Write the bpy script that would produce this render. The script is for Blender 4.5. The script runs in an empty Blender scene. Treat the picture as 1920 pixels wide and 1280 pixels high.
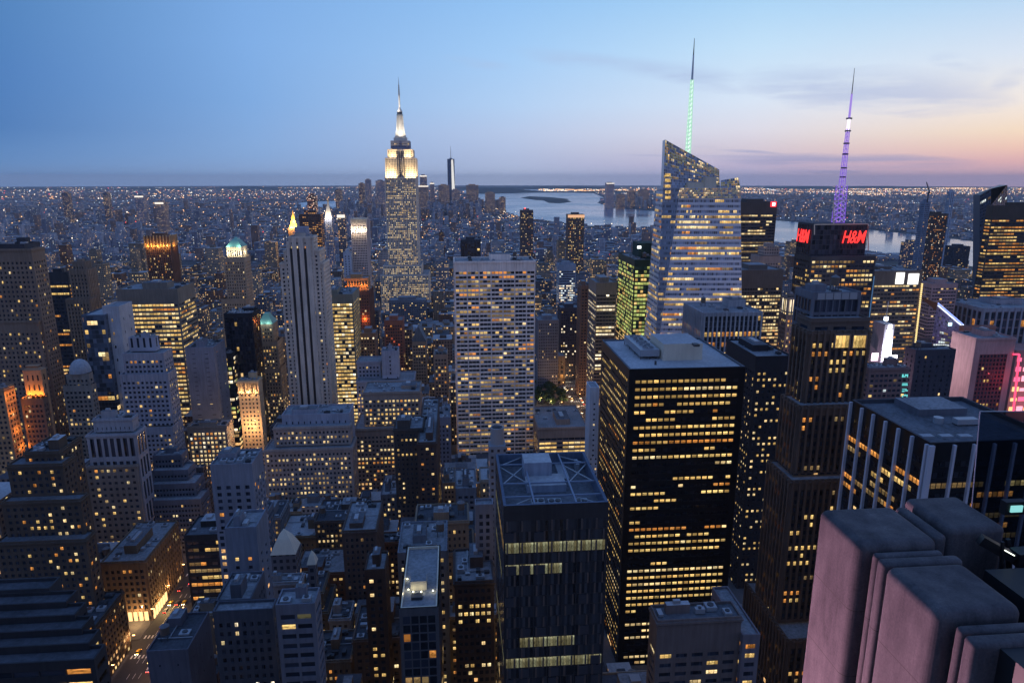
import bpy, math, random
import numpy as np
from math import radians, sin, cos, pi
rng = random.Random(7)
scene = bpy.context.scene

# ------------------------------------------------------------------ camera
# world: +Y runs down the avenues, +X to the west (the sunset), z = 0 at street level
EYE, YAW, PITCH, FOC = 255.0, 4.8, 13.3, 1280.0
cam_data = bpy.data.cameras.new("camera")
cam_data.sensor_width, cam_data.lens = 36.0, 24.0
cam_data.clip_start, cam_data.clip_end = 0.1, 90000
cam = bpy.data.objects.new("camera", cam_data)
cam.location = (0, 0, EYE)
cam.rotation_euler = (radians(90 - PITCH), 0, radians(-YAW))
scene.collection.objects.link(cam)
scene.camera = cam

_a, _p = radians(YAW), radians(PITCH)
FW = (sin(_a)*cos(_p), cos(_a)*cos(_p), -sin(_p))
RT = (cos(_a), -sin(_a), 0.0)
UP = (sin(_a)*sin(_p), cos(_a)*sin(_p), cos(_p))
def project(X, Y, Z):
    v = (X, Y, Z-EYE)
    d = max(1e-3, sum(a*b for a, b in zip(v, FW)))
    return 960+FOC*sum(a*b for a, b in zip(v, RT))/d, 640-FOC*sum(a*b for a, b in zip(v, UP))/d
def sight(px, py):
    u, v = (px-960)/FOC, (640-py)/FOC
    return tuple(FW[i]+u*RT[i]+v*UP[i] for i in range(3))
def on_y(px, py, Y):
    r = sight(px, py); t = Y/r[1]
    return (r[0]*t, Y, EYE+r[2]*t)
def on_z(px, py, Z=0.0):
    r = sight(px, py); t = (Z-EYE)/r[2]
    return (r[0]*t, r[1]*t, Z)
def x_at(px, Y, Z):                       # X of the point at depth Y, height Z seen in column px
    u = (px-960)/FOC
    a = [RT[i]-u*FW[i] for i in range(3)]
    return -(a[1]*Y+a[2]*(Z-EYE))/a[0]
def y_at(px, X, Z):
    u = (px-960)/FOC
    a = [RT[i]-u*FW[i] for i in range(3)]
    return -(a[0]*X+a[2]*(Z-EYE))/a[1]

# ------------------------------------------------------------------ node helpers
def lin(c):
    return tuple((v/255/12.92 if v/255 <= .04045 else ((v/255+.055)/1.055)**2.4) for v in c) + (1,)
class NT:
    def __init__(s, tree): s.t = tree; s.n = tree.nodes; s.l = tree.links
    def put(s, sock, v):
        if isinstance(v, bpy.types.NodeSocket): s.l.new(v, sock)
        elif v is not None: sock.default_value = v
    def m(s, op, a, b=None, c=None, clamp=False):
        n = s.n.new('ShaderNodeMath'); n.operation = op; n.use_clamp = clamp
        s.put(n.inputs[0], a); s.put(n.inputs[1], b); s.put(n.inputs[2], c)
        return n.outputs[0]
    def mix(s, f, a, b):
        n = s.n.new('ShaderNodeMix'); n.data_type = 'RGBA'
        s.put(n.inputs[0], f); s.put(n.inputs[6], a); s.put(n.inputs[7], b)
        return n.outputs[2]
    def rng(s, v, a, b, c=0.0, d=1.0):
        n = s.n.new('ShaderNodeMapRange')
        for i, x in enumerate((v, a, b, c, d)): s.put(n.inputs[i], x)
        return n.outputs[0]
    def xyz(s, a, b, c=0.0):
        n = s.n.new('ShaderNodeCombineXYZ')
        for i, x in enumerate((a, b, c)): s.put(n.inputs[i], x)
        return n.outputs[0]
    def sep(s, v):
        n = s.n.new('ShaderNodeSeparateXYZ'); s.put(n.inputs[0], v); return n.outputs
    def noise(s, vec, scale, detail=3, rough=.55):
        n = s.n.new('ShaderNodeTexNoise'); s.put(n.inputs['Vector'], vec)
        n.inputs['Scale'].default_value = scale; n.inputs['Detail'].default_value = detail
        n.inputs['Roughness'].default_value = rough
        return n.outputs[0]
    def white(s, vec):
        n = s.n.new('ShaderNodeTexWhiteNoise'); n.noise_dimensions = '3D'; s.put(n.inputs['Vector'], vec)
        return n.outputs
    def ramp(s, f, stops):
        n = s.n.new('ShaderNodeValToRGB'); e = n.color_ramp.elements
        while len(e) < len(stops): e.new(0.5)
        for k, (p, c) in enumerate(stops): e[k].position = p; e[k].color = lin(c)
        s.put(n.inputs[0], f)
        return n.outputs[0]

# ------------------------------------------------------------------ sky
world = bpy.data.worlds.new("World"); scene.world = world
world.use_nodes = True
w = NT(world.node_tree); w.n.clear()
tc = w.n.new('ShaderNodeTexCoord')
sx, sy, sz = w.sep(tc.outputs['Generated'])
hor = w.m('SQRT', w.m('ADD', w.m('MULTIPLY', sx, sx), w.m('MULTIPLY', sy, sy)))
sn = w.m('DIVIDE', sx, w.m('MAXIMUM', hor, 1e-4))
el = w.m('MULTIPLY', w.m('MAXIMUM', sz, 0.0), 2.0)
ZEN = (102, 140, 206)
def R(*st): return w.ramp(el, [(z*2, c) for z, c in st]+[(.45*2, ZEN)])
rl = R((0, (122,156,204)), (.02, (104,146,200)), (.06, (82,128,188)), (.12, (80,128,190)), (.2, (80,130,188)))
rm = R((0, (154,180,222)), (.03, (140,176,224)), (.1, (130,174,228)), (.167, (130,176,232)), (.23, (126,173,230)))
rc = R((0, (192,204,234)), (.03, (184,198,230)), (.064, (188,206,238)), (.1, (182,212,247)), (.167, (166,207,249)), (.23, (150,197,245)))
rr = R((0, (184,182,218)), (.02, (206,192,218)), (.04, (222,210,222)), (.064, (228,226,238)), (.1, (222,234,250)), (.167, (198,228,252)), (.23, (168,212,248)))
rt = R((0, (214,176,196)), (.022, (242,190,186)), (.036, (252,208,188)), (.055, (255,228,200)), (.085, (250,238,228)), (.138, (222,232,246)), (.2, (184,216,246)))
rw = R((0, (232,160,140)), (.04, (255,210,165)), (.1, (252,234,210)), (.2, (206,218,238)))
col = w.mix(w.rng(sn, -.52, -.26), rl, rm)
col = w.mix(w.rng(sn, -.26, .084), col, rc)
col = w.mix(w.rng(sn, .084, .395), col, rr)
col = w.mix(w.rng(sn, .395, .655), col, rt)
col = w.mix(w.rng(sn, .7, .95), col, rw)
back = w.ramp(el, [(0, (192,176,184)), (.12, (180,172,190)), (.3, (148,158,198)), (.9, ZEN)])
col = w.mix(w.rng(sy, .15, -.35), col, back)
az = w.m('ARCTAN2', sx, sy)
nz = w.noise(w.xyz(w.m('MULTIPLY', az, 5), w.m('MULTIPLY', sz, 34)), 1.6, 6, .6)
nz2 = w.noise(w.xyz(w.m('MULTIPLY', az, 3), w.m('MULTIPLY', sz, 120)), 1.5, 5, .6)
def dirof(px, py):
    r = sight(px, py); L = math.sqrt(sum(c*c for c in r))
    return math.atan2(r[0], r[1]), r[2]/L
def blob(px0, py0, px1, py1, wid, n, lo, hi):     # a cloud streak lying between two directions of the sky
    a0, z0 = dirof(px0, py0); a1, z1 = dirof(px1, py1)
    da, dz = a1-a0, z1-z0; L = math.hypot(da, dz); ca, cz = (a0+a1)/2, (z0+z1)/2
    u, v = w.m('SUBTRACT', az, ca), w.m('SUBTRACT', sz, cz)
    al = w.m('ADD', w.m('MULTIPLY', u, da/L), w.m('MULTIPLY', v, dz/L))
    ac = w.m('SUBTRACT', w.m('MULTIPLY', v, da/L), w.m('MULTIPLY', u, dz/L))
    ac = w.m('ADD', ac, w.m('MULTIPLY', w.m('SUBTRACT', nz, .5), wid*1.6))
    r = w.m('ADD', w.m('POWER', w.m('ABSOLUTE', w.m('DIVIDE', al, L/2)), 3.0), w.m('POWER', w.m('ABSOLUTE', w.m('DIVIDE', ac, wid)), 1.6))
    g = w.rng(r, 1.3, 0.0)
    return w.m('MULTIPLY', g, w.rng(n, lo, hi))
cl = blob(960, 95, 1420, 150, .012, nz, .3, .65)
for a in ((1380, 150, 1900, 185, .026, nz, .25, .55), (1560, 165, 1830, 205, .009, nz, .25, .6), (1740, 108, 1860, 142, .013, nz, .42, .75),
          (1840, 178, 1925, 130, .010, nz, .42, .8), (1150, 110, 1400, 175, .010, nz, .35, .65), (1300, 275, 1480, 290, .0025, nz2, .3, .55), (1330, 297, 1830, 304, .0085, nz2, .3, .52),
          (1150, 290, 1480, 292, .002, nz2, .35, .6), (1450, 318, 1640, 322, .004, nz2, .4, .6), (780, 105, 960, 125, .006, nz, .4, .7)):
    cl = w.m('MAXIMUM', cl, blob(*a))
shade = w.ramp(el, [(0, (140,146,188)), (.07, (150,160,205)), (.16, (176,188,224)), (.4, (172,196,232))])
col = w.mix(w.m('MULTIPLY', cl, .62), col, shade)
bg = w.n.new('ShaderNodeBackground'); w.l.new(col, bg.inputs[0]); bg.inputs[1].default_value = 1.0
wo = w.n.new('ShaderNodeOutputWorld'); w.l.new(bg.outputs[0], wo.inputs[0])

sun_data = bpy.data.lights.new("sun", 'SUN')
sun_data.energy, sun_data.angle, sun_data.color = 0.10, radians(25), (1.0, .62, .52)
sun = bpy.data.objects.new("sun", sun_data); scene.collection.objects.link(sun)
sun.rotation_euler = (radians(84), 0, radians(82))       # the last afterglow, low in the west (+X)

vs = scene.view_settings
vs.view_transform = 'Standard'; vs.look = 'None'; vs.exposure = 0.0; vs.gamma = 1.0
cy = scene.cycles
cy.max_bounces = 5; cy.diffuse_bounces = 2; cy.glossy_bounces = 3; cy.transmission_bounces = 4; cy.volume_bounces = 0
cy.sample_clamp_indirect = 3.0; cy.use_denoising = True
cy.volume_step_rate = 1

# ------------------------------------------------------------------ materials
MATS = {}
def new_mat(name):
    m = bpy.data.materials.new(name); m.use_nodes = True; m.node_tree.nodes.clear()
    n = NT(m.node_tree); o = n.n.new('ShaderNodeOutputMaterial')
    return m, n, o
def principled(n, o, base=None, rough=.8, metal=0.0, spec=None, emit=None, estr=0.0):
    b = n.n.new('ShaderNodeBsdfPrincipled')
    n.put(b.inputs['Base Color'], base); n.put(b.inputs['Roughness'], rough); n.put(b.inputs['Metallic'], metal)
    if spec is not None: b.inputs['Specular IOR Level'].default_value = spec
    if emit is not None: n.put(b.inputs['Emission Color'], emit); n.put(b.inputs['Emission Strength'], estr)
    n.l.new(b.outputs[0], o.inputs[0]); return b
def wallmat(r, g, b, rough=.85, streak=.35, spec=.3):
    if r >= b: r, g, b = round(r*1.1, 4), round(g*.99, 4), round(b*.82, 4)
    k = ('wall', r, g, b, rough, streak)
    if k not in MATS:
        m, n, o = new_mat("masonry"); t = n.n.new('ShaderNodeTexCoord').outputs['Object']
        x, y, z = n.sep(t)
        a = n.noise(n.xyz(n.m('MULTIPLY', x, .8), n.m('MULTIPLY', y, .8), n.m('MULTIPLY', z, .07)), 1.0, 4)
        c = n.noise(t, .06, 4)
        f = n.rng(n.m('ADD', n.m('MULTIPLY', a, .55), n.m('MULTIPLY', c, .45)), .3, .7, 1-streak, 1+streak*.6)
        mx = n.n.new('ShaderNodeVectorMath'); mx.operation = 'SCALE'
        mx.inputs[0].default_value = (r, g, b); n.put(mx.inputs[3], f)
        principled(n, o, mx.outputs[0], rough, spec=spec); MATS[k] = m
    return MATS[k]
def plain(name, c, rough=.6, metal=0.0, emit=None, estr=0.0):
    k = ('plain', name)
    if k not in MATS:
        m, n, o = new_mat(name); principled(n, o, tuple(c)+(1,), rough, metal, emit=(tuple(emit)+(1,)) if emit else None, estr=estr)
        if emit: m.cycles.emission_sampling = 'NONE'
        MATS[k] = m
    return MATS[k]
def glass_dark(c=(.018, .022, .035)):
    k = ('gl', c)
    if k not in MATS:
        m, n, o = new_mat("dark_glass")
        uv = n.n.new('ShaderNodeUVMap').outputs[0]
        x, y, z = n.sep(uv)
        wn = n.white(n.xyz(n.m('FLOOR', x), n.m('FLOOR', y)))
        f = n.rng(wn[0], 0, 1, .4, 2.2)
        mx = n.n.new('ShaderNodeVectorMath'); mx.operation = 'SCALE'; mx.inputs[0].default_value = c; n.put(mx.inputs[3], f)
        principled(n, o, mx.outputs[0], n.rng(wn[0], 0, 1, .06, .3), spec=.5); MATS[k] = m
    return MATS[k]
LIT_GAIN = 1.6
LIT = {'yellow': ((1.0, .70, .25), .95), 'warm': ((1.0, .80, .42), 1.15), 'orange': ((1.0, .42, .10), .75), 'white': ((1.0, .90, .66), 1.5),
       'cool': ((.80, .95, 1.0), 1.1), 'dim': ((.9, .62, .28), .30), 'green': ((.72, .90, .28), .8), 'pale': ((.80, .82, .50), .20), 'red': ((1.0, .18, .08), .8)}
def lit(kind):
    k = ('lit', kind)
    if k not in MATS:
        (cr, cg, cb), st = LIT[kind]
        m, n, o = new_mat("lit_window_"+kind)
        uv = n.n.new('ShaderNodeUVMap').outputs[0]
        x, y, z = n.sep(uv)
        cx, cyy = n.m('FLOOR', x), n.m('FLOOR', y)
        fx, fy = n.m('FRACT', x), n.m('FRACT', y)
        wn = n.white(n.xyz(cx, cyy, 3.0)); wr, wg, wb = n.sep(wn[1])
        room = n.noise(n.xyz(n.m('MULTIPLY', x, 3.1), n.m('MULTIPLY', y, 3.7), 1.0), 1.0, 2)
        ceil_ = n.rng(fy, .55, .9, .55, 1.25)                       # bright ceilings, dark desks
        blind = n.m('GREATER_THAN', fy, n.rng(wg, 0, 1, .2, 1.5))   # a blind drawn part of the way
        body = n.m('MULTIPLY', ceil_, n.rng(room, .3, .68, .35, 1.25))
        body = n.mix(blind, body, n.m('ADD', 0.62, 0.0))
        frame = n.m('MULTIPLY', n.m('GREATER_THAN', fx, .05), n.m('LESS_THAN', fx, .95))
        bright = n.m('MULTIPLY', n.m('MULTIPLY', body, n.rng(wr, 0, 1, .35, 1.35)), n.m('ADD', .15, n.m('MULTIPLY', frame, .85)))
        c = n.mix(wb, (cr, cg, cb, 1), (cr, cg*.84, cb*.7, 1))
        e = n.n.new('ShaderNodeEmission'); n.put(e.inputs[0], c); n.put(e.inputs[1], n.m('MULTIPLY', bright, st*LIT_GAIN))
        n.l.new(e.outputs[0], o.inputs[0])
        m.cycles.emission_sampling = 'NONE'; MATS[k] = m
    return MATS[k]
def facademat(wall, bw=3.0, fh=3.6, wf=.5, hf=.5, p=.2, rowc=.5, ca=(1.0, .74, .32), cb=(1.0, .5, .18), st=.9, glass=(.02, .024, .036), key=''):
    p = .2 if callable(p) else p
    if wall[0] >= wall[2]: wall = (round(wall[0]*1.1, 4), round(wall[1]*.99, 4), round(wall[2]*.82, 4))
    k = ('fac', wall, bw, fh, wf, hf, p, rowc, ca, cb, st, key)
    if k not in MATS:
        m, n, o = new_mat("windowed_wall")
        x, y, z = n.sep(n.n.new('ShaderNodeUVMap').outputs[0])
        u, v = n.m('DIVIDE', x, bw), n.m('DIVIDE', y, fh)
        cu, cv, fu, fv = n.m('FLOOR', u), n.m('FLOOR', v), n.m('FRACT', u), n.m('FRACT', v)
        mask = n.m('MULTIPLY', n.m('LESS_THAN', n.m('ABSOLUTE', n.m('SUBTRACT', fu, .5)), wf/2),
                   n.m('LESS_THAN', n.m('ABSOLUTE', n.m('SUBTRACT', fv, .5)), hf/2))
        wn = n.white(n.xyz(cu, cv, 1.0)); r0, g0, b0 = n.sep(wn[1])
        rown = n.white(n.xyz(n.m('FLOOR', n.m('DIVIDE', cu, 24)), cv, 7.0))[0]
        th = n.m('MULTIPLY', n.m('ADD', 1-rowc, n.m('MULTIPLY', n.m('MULTIPLY', rown, rown), rowc*3)), p)
        on = n.m('LESS_THAN', wn[0], th)
        t = n.n.new('ShaderNodeTexCoord').outputs['Object']
        nz = n.noise(t, .05, 3)
        sc = n.n.new('ShaderNodeVectorMath'); sc.operation = 'SCALE'; sc.inputs[0].default_value = wall
        n.put(sc.inputs[3], n.rng(nz, .3, .7, .72, 1.2))
        base = n.mix(mask, sc.outputs[0], glass+(1,))
        es = n.m('MULTIPLY', n.m('MULTIPLY', mask, on), n.m('MULTIPLY', n.rng(g0, 0, 1, .3, 1.4), st))
        room = n.noise(n.xyz(n.m('MULTIPLY', u, 3.3), n.m('MULTIPLY', v, 3.1)), 1.0, 1)
        es = n.m('MULTIPLY', es, n.rng(room, .35, .65, .5, 1.3))
        principled(n, o, base, n.rng(mask, 0, 1, .85, .2), spec=.35, emit=n.mix(b0, ca+(1,), cb+(1,)), estr=es)
        m.cycles.emission_sampling = 'NONE'; MATS[k] = m
    return MATS[k]
ROOF = [wallmat(.25, .26, .28, .9, .6), wallmat(.13, .14, .16, .9, .65), wallmat(.40, .41, .43, .9, .4), wallmat(.07, .075, .09, .9, .6)]
METAL = plain("galvanised_metal", (.34, .36, .39), .5, .3)
DARKMETAL = plain("dark_metal", (.05, .055, .065), .5, .3)
TANKWOOD = plain("tank_wood", (.14, .10, .075), .85)

# ------------------------------------------------------------------ mesh builder
class MB:
    def __init__(s): s.v = []; s.f = []; s.uv = []; s.mi = []; s.mats = []
    def mid(s, m):
        if m not in s.mats: s.mats.append(m)
        return s.mats.index(m)
    def face(s, pts, m, uv=None):
        k = len(s.v); s.v += pts; s.f.append(tuple(range(k, k+len(pts))))
        s.uv += uv if uv else [(0, 0)]*len(pts); s.mi.append(s.mid(m))
    def wall(s, O, u, W, z0, z1, m, uo=0.0, vo=0.0):
        """vertical rectangle from O along unit u; UV in metres"""
        a = (O[0], O[1]); b = (O[0]+u[0]*W, O[1]+u[1]*W)
        s.face([(a[0], a[1], z0), (b[0], b[1], z0), (b[0], b[1], z1), (a[0], a[1], z1)], m,
               [(uo, z0+vo), (uo+W, z0+vo), (uo+W, z1+vo), (uo, z1+vo)])
    def box(s, x0, x1, y0, y1, z0, z1, m, top=None, uo=0.0, vo=0.0, bottom=False):
        s.wall((x0, y0), (1, 0), x1-x0, z0, z1, m, uo, vo); s.wall((x1, y0), (0, 1), y1-y0, z0, z1, m, uo+500, vo)
        s.wall((x1, y1), (-1, 0), x1-x0, z0, z1, m, uo+1000, vo); s.wall((x0, y1), (0, -1), y1-y0, z0, z1, m, uo+1500, vo)
        s.face([(x0, y0, z1), (x1, y0, z1), (x1, y1, z1), (x0, y1, z1)], top or m, [(0, 0), (.01, 0), (.01, .01), (0, .01)])
        if bottom: s.face([(x0, y1, z0), (x1, y1, z0), (x1, y0, z0), (x0, y0, z0)], m)
    def ring(s, pts0, pts1, m):
        n = len(pts0)
        for i in range(n):
            j = (i+1) % n
            s.face([pts0[i], pts0[j], pts1[j], pts1[i]], m)
    def cyl(s, x, y, z0, z1, r0, r1, m, n=12, cap=True):
        a = [(x+r0*cos(2*pi*i/n), y+r0*sin(2*pi*i/n), z0) for i in range(n)]
        b = [(x+r1*cos(2*pi*i/n), y+r1*sin(2*pi*i/n), z1) for i in range(n)]
        s.ring(a, b, m)
        if cap and r1 > 0: s.face(b, m)
    def bar(s, p, q, t, m):
        d = [q[i]-p[i] for i in range(3)]; L = math.sqrt(sum(c*c for c in d)) or 1
        d = [c/L for c in d]
        ref = (0, 0, 1) if abs(d[2]) < .9 else (1, 0, 0)
        a = (d[1]*ref[2]-d[2]*ref[1], d[2]*ref[0]-d[0]*ref[2], d[0]*ref[1]-d[1]*ref[0])
        L = math.sqrt(sum(c*c for c in a)); a = [c/L*t/2 for c in a]
        b = (d[1]*a[2]-d[2]*a[1], d[2]*a[0]-d[0]*a[2], d[0]*a[1]-d[1]*a[0])
        A = [tuple(p[i]+sa*a[i]+sb*b[i] for i in range(3)) for sa, sb in ((1, 1), (-1, 1), (-1, -1), (1, -1))]
        B = [tuple(q[i]+sa*a[i]+sb*b[i] for i in range(3)) for sa, sb in ((1, 1), (-1, 1), (-1, -1), (1, -1))]
        s.ring(A, B, m); s.face(B, m); s.face(A[::-1], m)
    def build(s, name, parent=None, origin=None):
        me = bpy.data.meshes.new(name)
        if origin is not None:
            s.v = [(a-origin[0], b-origin[1], c-origin[2]) for a, b, c in s.v]
        me.from_pydata(s.v, [], s.f)
        for m in s.mats: me.materials.append(m)
        me.polygons.foreach_set('material_index', s.mi)
        l = me.uv_layers.new(name='UVMap')
        l.data.foreach_set('uv', [c for p in s.uv for c in p])
        me.update()
        o = bpy.data.objects.new(name, me); scene.collection.objects.link(o)
        if parent is not None:
            o.parent = parent
            if origin is None: o.location = (-parent.location.x, -parent.location.y, -parent.location.z)
            else: o.location = [origin[i]-parent.location[i] for i in range(3)]
        elif origin is not None: o.location = origin
        return o
def tag(o, label=None, cat=None, group=None, kind=None):
    for k, v in (('label', label), ('category', cat), ('group', group), ('kind', kind)):
        if v: o[k] = v
    return o
def empty(name, loc, label, cat, group=None):
    o = bpy.data.objects.new(name, None); scene.collection.objects.link(o); o.location = loc; o.empty_display_size = 1
    return tag(o, label, cat, group)
def lamp(name, kind, loc, power, color, parent=None, size=None, aim=None, spot=None):
    d = bpy.data.lights.new(name, kind); d.energy = power; d.color = color
    if kind == 'AREA': d.shape = 'RECTANGLE'; d.size, d.size_y = size
    elif kind == 'SPOT': d.spot_size = radians(spot or 90); d.shadow_soft_size = 0; d.spot_blend = .6
    else: d.shadow_soft_size = 0
    o = bpy.data.objects.new(name, d); scene.collection.objects.link(o); o.location = loc
    if aim:
        import mathutils
        o.rotation_euler = mathutils.Vector([aim[i]-loc[i] for i in range(3)]).to_track_quat('-Z', 'Y').to_euler()
    if parent is not None:
        o.parent = parent; o.location = [loc[i]-parent.location[i] for i in range(3)]
    return o

# ------------------------------------------------------------------ building generator
BASE = dict(fh=3.7, bw=3.0, wf=.5, hf=.52, top=4.0, edge=1.0, rec=.35, pier=0.0, span=0.0, wall=(.30, .28, .27), wall2=None, lit=.25, row=.3,
            pal=(('yellow', 5), ('warm', 3), ('orange', 2), ('dim', 3)), panes=1, lod=1, run=0.0, glass=(.018, .022, .035), wrough=.85, rc=0)
def S(**k):
    d = dict(BASE); d.update(k)
    if 'panes' not in k and .35 < d['wf'] < .7: d['panes'] = 2; d['wf'] = min(.62, d['wf']*1.15)
    return d
def pick(pal, R_):
    t = R_.random()*sum(q for _, q in pal)
    for k, q in pal:
        t -= q
        if t <= 0: return k
    return pal[-1][0]
FACES = {'front': lambda t: ((t[0], t[2]), (1, 0), (0, -1), t[1]-t[0]), 'right': lambda t: ((t[1], t[2]), (0, 1), (1, 0), t[3]-t[2]),
         'left': lambda t: ((t[0], t[3]), (0, -1), (-1, 0), t[3]-t[2]), 'back': lambda t: ((t[1], t[3]), (-1, 0), (0, 1), t[1]-t[0])}
def facade(mb, wins, face, t, z0, z1, zv, s, R_, floors):
    """wall with real openings between zv and z1; a windowed surface (too low to be seen) below zv"""
    O, u, n, W = FACES[face](t)
    wm = wallmat(*s['wall'], rough=s['wrough']); wm2 = wallmat(*(s['wall2'] or s['wall']), rough=s['wrough'])
    fh = s['fh']; edge = min(s['edge'], W*.15); nx = max(1, round((W-2*edge)/s['bw'])); bw = (W-2*edge)/nx
    ny = max(0, int((z1-s['top']-max(zv, z0))/fh))
    if s.get('blankside') and face != 'front': mb.wall(O, u, W, z0, z1, wm); return
    if ny == 0 or face == 'back':
        mb.wall(O, u, W, z0, z1, facademat(s['wall'], s['bw'], fh, s['wf'], s['hf'], s['lit'], .5), R_.randrange(99)*s['bw'], 0); return
    ww, wh = bw*s['wf'], fh*s['hf']; rec = s['rec']
    P = lambda a, d, z: (O[0]+u[0]*a+n[0]*d, O[1]+u[1]*a+n[1]*d, z)
    def q(a0, a1, za, zb, d, m): mb.face([P(a0, d, za), P(a1, d, za), P(a1, d, zb), P(a0, d, zb)], m)
    q(0, W, z1-s['top'], z1, 0, wm)                                   # blank top
    zb = z1-s['top']-ny*fh
    if zb > z0+.1: mb.wall(O, u, W, z0, zb, facademat(s['wall'], s['bw'], fh, s['wf'], s['hf'], s['lit'], .5), R_.randrange(99)*s['bw'], 0)
    q(0, edge, zb, z1-s['top'], 0, wm); q(W-edge, W, zb, z1-s['top'], 0, wm)
    gap = bw-ww
    for j in range(ny):
        za = z1-s['top']-(j+1)*fh; w0 = za+(fh-wh)*.5; w1 = w0+wh; zc = za+fh
        q(edge, W-edge, za, w0, 0, wm2); q(edge, W-edge, w1, zc, 0, wm2)
        if gap > .12:
            for i in range(nx+1):
                a0 = edge+i*bw-(gap/2 if i else 0); a1 = edge+i*bw+(gap/2 if i < nx else 0)
                q(a0, a1, w0, w1, 0, wm2)
                if rec > 0 and i < nx: mb.face([P(a1, 0, w0), P(a1, -rec, w0), P(a1, -rec, w1), P(a1, 0, w1)], wm2)
                if rec > 0 and i > 0: mb.face([P(a0, -rec, w0), P(a0, 0, w0), P(a0, 0, w1), P(a0, -rec, w1)], wm2)
        if rec > 0:
            mb.face([P(edge, 0, w0), P(W-edge, 0, w0), P(W-edge, -rec, w0), P(edge, -rec, w0)], wm2)
            mb.face([P(edge, -rec, w1), P(W-edge, -rec, w1), P(W-edge, 0, w1), P(edge, 0, w1)], wm2)
        if s['span'] > 0:
            d = s['span']; A, B = za-(fh-wh)*.5+.02 if j < ny-1 else za, w0-.02
            if j == 0:
                q(edge, W-edge, w1+.02, zc, d, wm); mb.face([P(edge, 0, w1+.02), P(W-edge, 0, w1+.02), P(W-edge, d, w1+.02), P(edge, d, w1+.02)], wm)
            q(edge, W-edge, A, B, d, wm)
            mb.face([P(edge, d, B), P(W-edge, d, B), P(W-edge, 0, B), P(edge, 0, B)], wm); mb.face([P(edge, 0, A), P(W-edge, 0, A), P(W-edge, d, A), P(edge, d, A)], wm)
        if callable(s['lit']): p = s['lit'](j, ny, face)
        elif s['lit'] == 0: p = 0
        else:
            on = R_.random() < s['lit']; p = (1-s['row'])*s['lit']+s['row']*(.93 if on else .06)
        key = (round(za, 1)); st = False; kind = 'yellow'; rowk = pick(s['pal'], R_)
        for i in range(nx):
            if not (i and R_.random() < s['run']):
                st = R_.random() < p; kind = rowk if R_.random() < s['row'] else pick(s['pal'], R_)
            a0 = edge+i*bw+gap/2
            c = (face, P(a0, -rec+.01, w0), u, ww, wh, kind if st else None, R_.randrange(4))
            floors.setdefault(key, []).append(c); wins.append(c)
    if s['pier'] > 0:
        d = s['pier']; pw = s.get('pw', max(.35, gap*.8)); ev = s.get('every', 1)
        for i in range(0, nx+1, ev):
            c = edge+i*bw; a0, a1 = max(0, c-pw/2), min(W, c+pw/2)
            q(a0, a1, zb, z1-s.get('ptop', 0), d+s['span'], wm)
            dd = d+s['span']
            mb.face([P(a1, dd, zb), P(a1, 0, zb), P(a1, 0, z1-s.get('ptop', 0)), P(a1, dd, z1-s.get('ptop', 0))], wm)
            mb.face([P(a0, 0, zb), P(a0, dd, zb), P(a0, dd, z1-s.get('ptop', 0)), P(a0, 0, z1-s.get('ptop', 0))], wm)
            mb.face([P(a0, 0, z1-s.get('ptop', 0)), P(a1, 0, z1-s.get('ptop', 0)), P(a1, dd, z1-s.get('ptop', 0)), P(a0, dd, z1-s.get('ptop', 0))][::-1], wm)
def winquad(mb, c, s):
    _, p, u, ww, wh, kind, k = c
    m = lit(kind) if kind else glass_dark(s['glass'])
    U, V = int(p[0]*7+p[1]*13) % 997, int(p[2]*3.1) % 997
    q = (p[0]+u[0]*ww, p[1]+u[1]*ww)
    mb.face([p, (q[0], q[1], p[2]), (q[0], q[1], p[2]+wh), (p[0], p[1], p[2]+wh)], m, [(U, V), (U+s['panes'], V), (U+s['panes'], V+.999), (U, V+.999)])
PAIRS = {}
def window_strip(root, cs, s):
    """one floor of glass: a single connected strip, cell by cell lit or dark"""
    me_v, me_f, uvs, mi, mats = [], [], [], [], []
    for i, c in enumerate(cs):
        _, p, u, ww, wh, kind, k = c
        if i == 0: me_v += [p, (p[0], p[1], p[2]+wh)]
        if i < len(cs)-1:
            q = cs[i+1][1]; e = ((p[0]+u[0]*ww+q[0])/2, (p[1]+u[1]*ww+q[1])/2)
        else: e = (p[0]+u[0]*ww, p[1]+u[1]*ww)
        me_v += [(e[0], e[1], p[2]), (e[0], e[1], p[2]+wh)]
        m = lit(kind) if kind else glass_dark(s['glass'])
        if m not in mats: mats.append(m)
        a = 2*i; me_f.append((a, a+2, a+3, a+1)); mi.append(mats.index(m))
        U, V = int(p[0]*7+p[1]*13) % 997, int(p[2]*3.1) % 997; n = s['panes']
        uvs += [U, V, U+n, V, U+n, V+.999, U, V+.999]
    me = bpy.data.meshes.new('window_row'); L = root.location
    me.from_pydata([(a-L[0], b-L[1], c-L[2]) for a, b, c in me_v], [], me_f)
    for m in mats: me.materials.append(m)
    me.polygons.foreach_set('material_index', mi)
    me.uv_layers.new(name='UVMap').data.foreach_set('uv', uvs)
    o = bpy.data.objects.new('window_row', me); scene.collection.objects.link(o); o.parent = root
    return o
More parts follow.
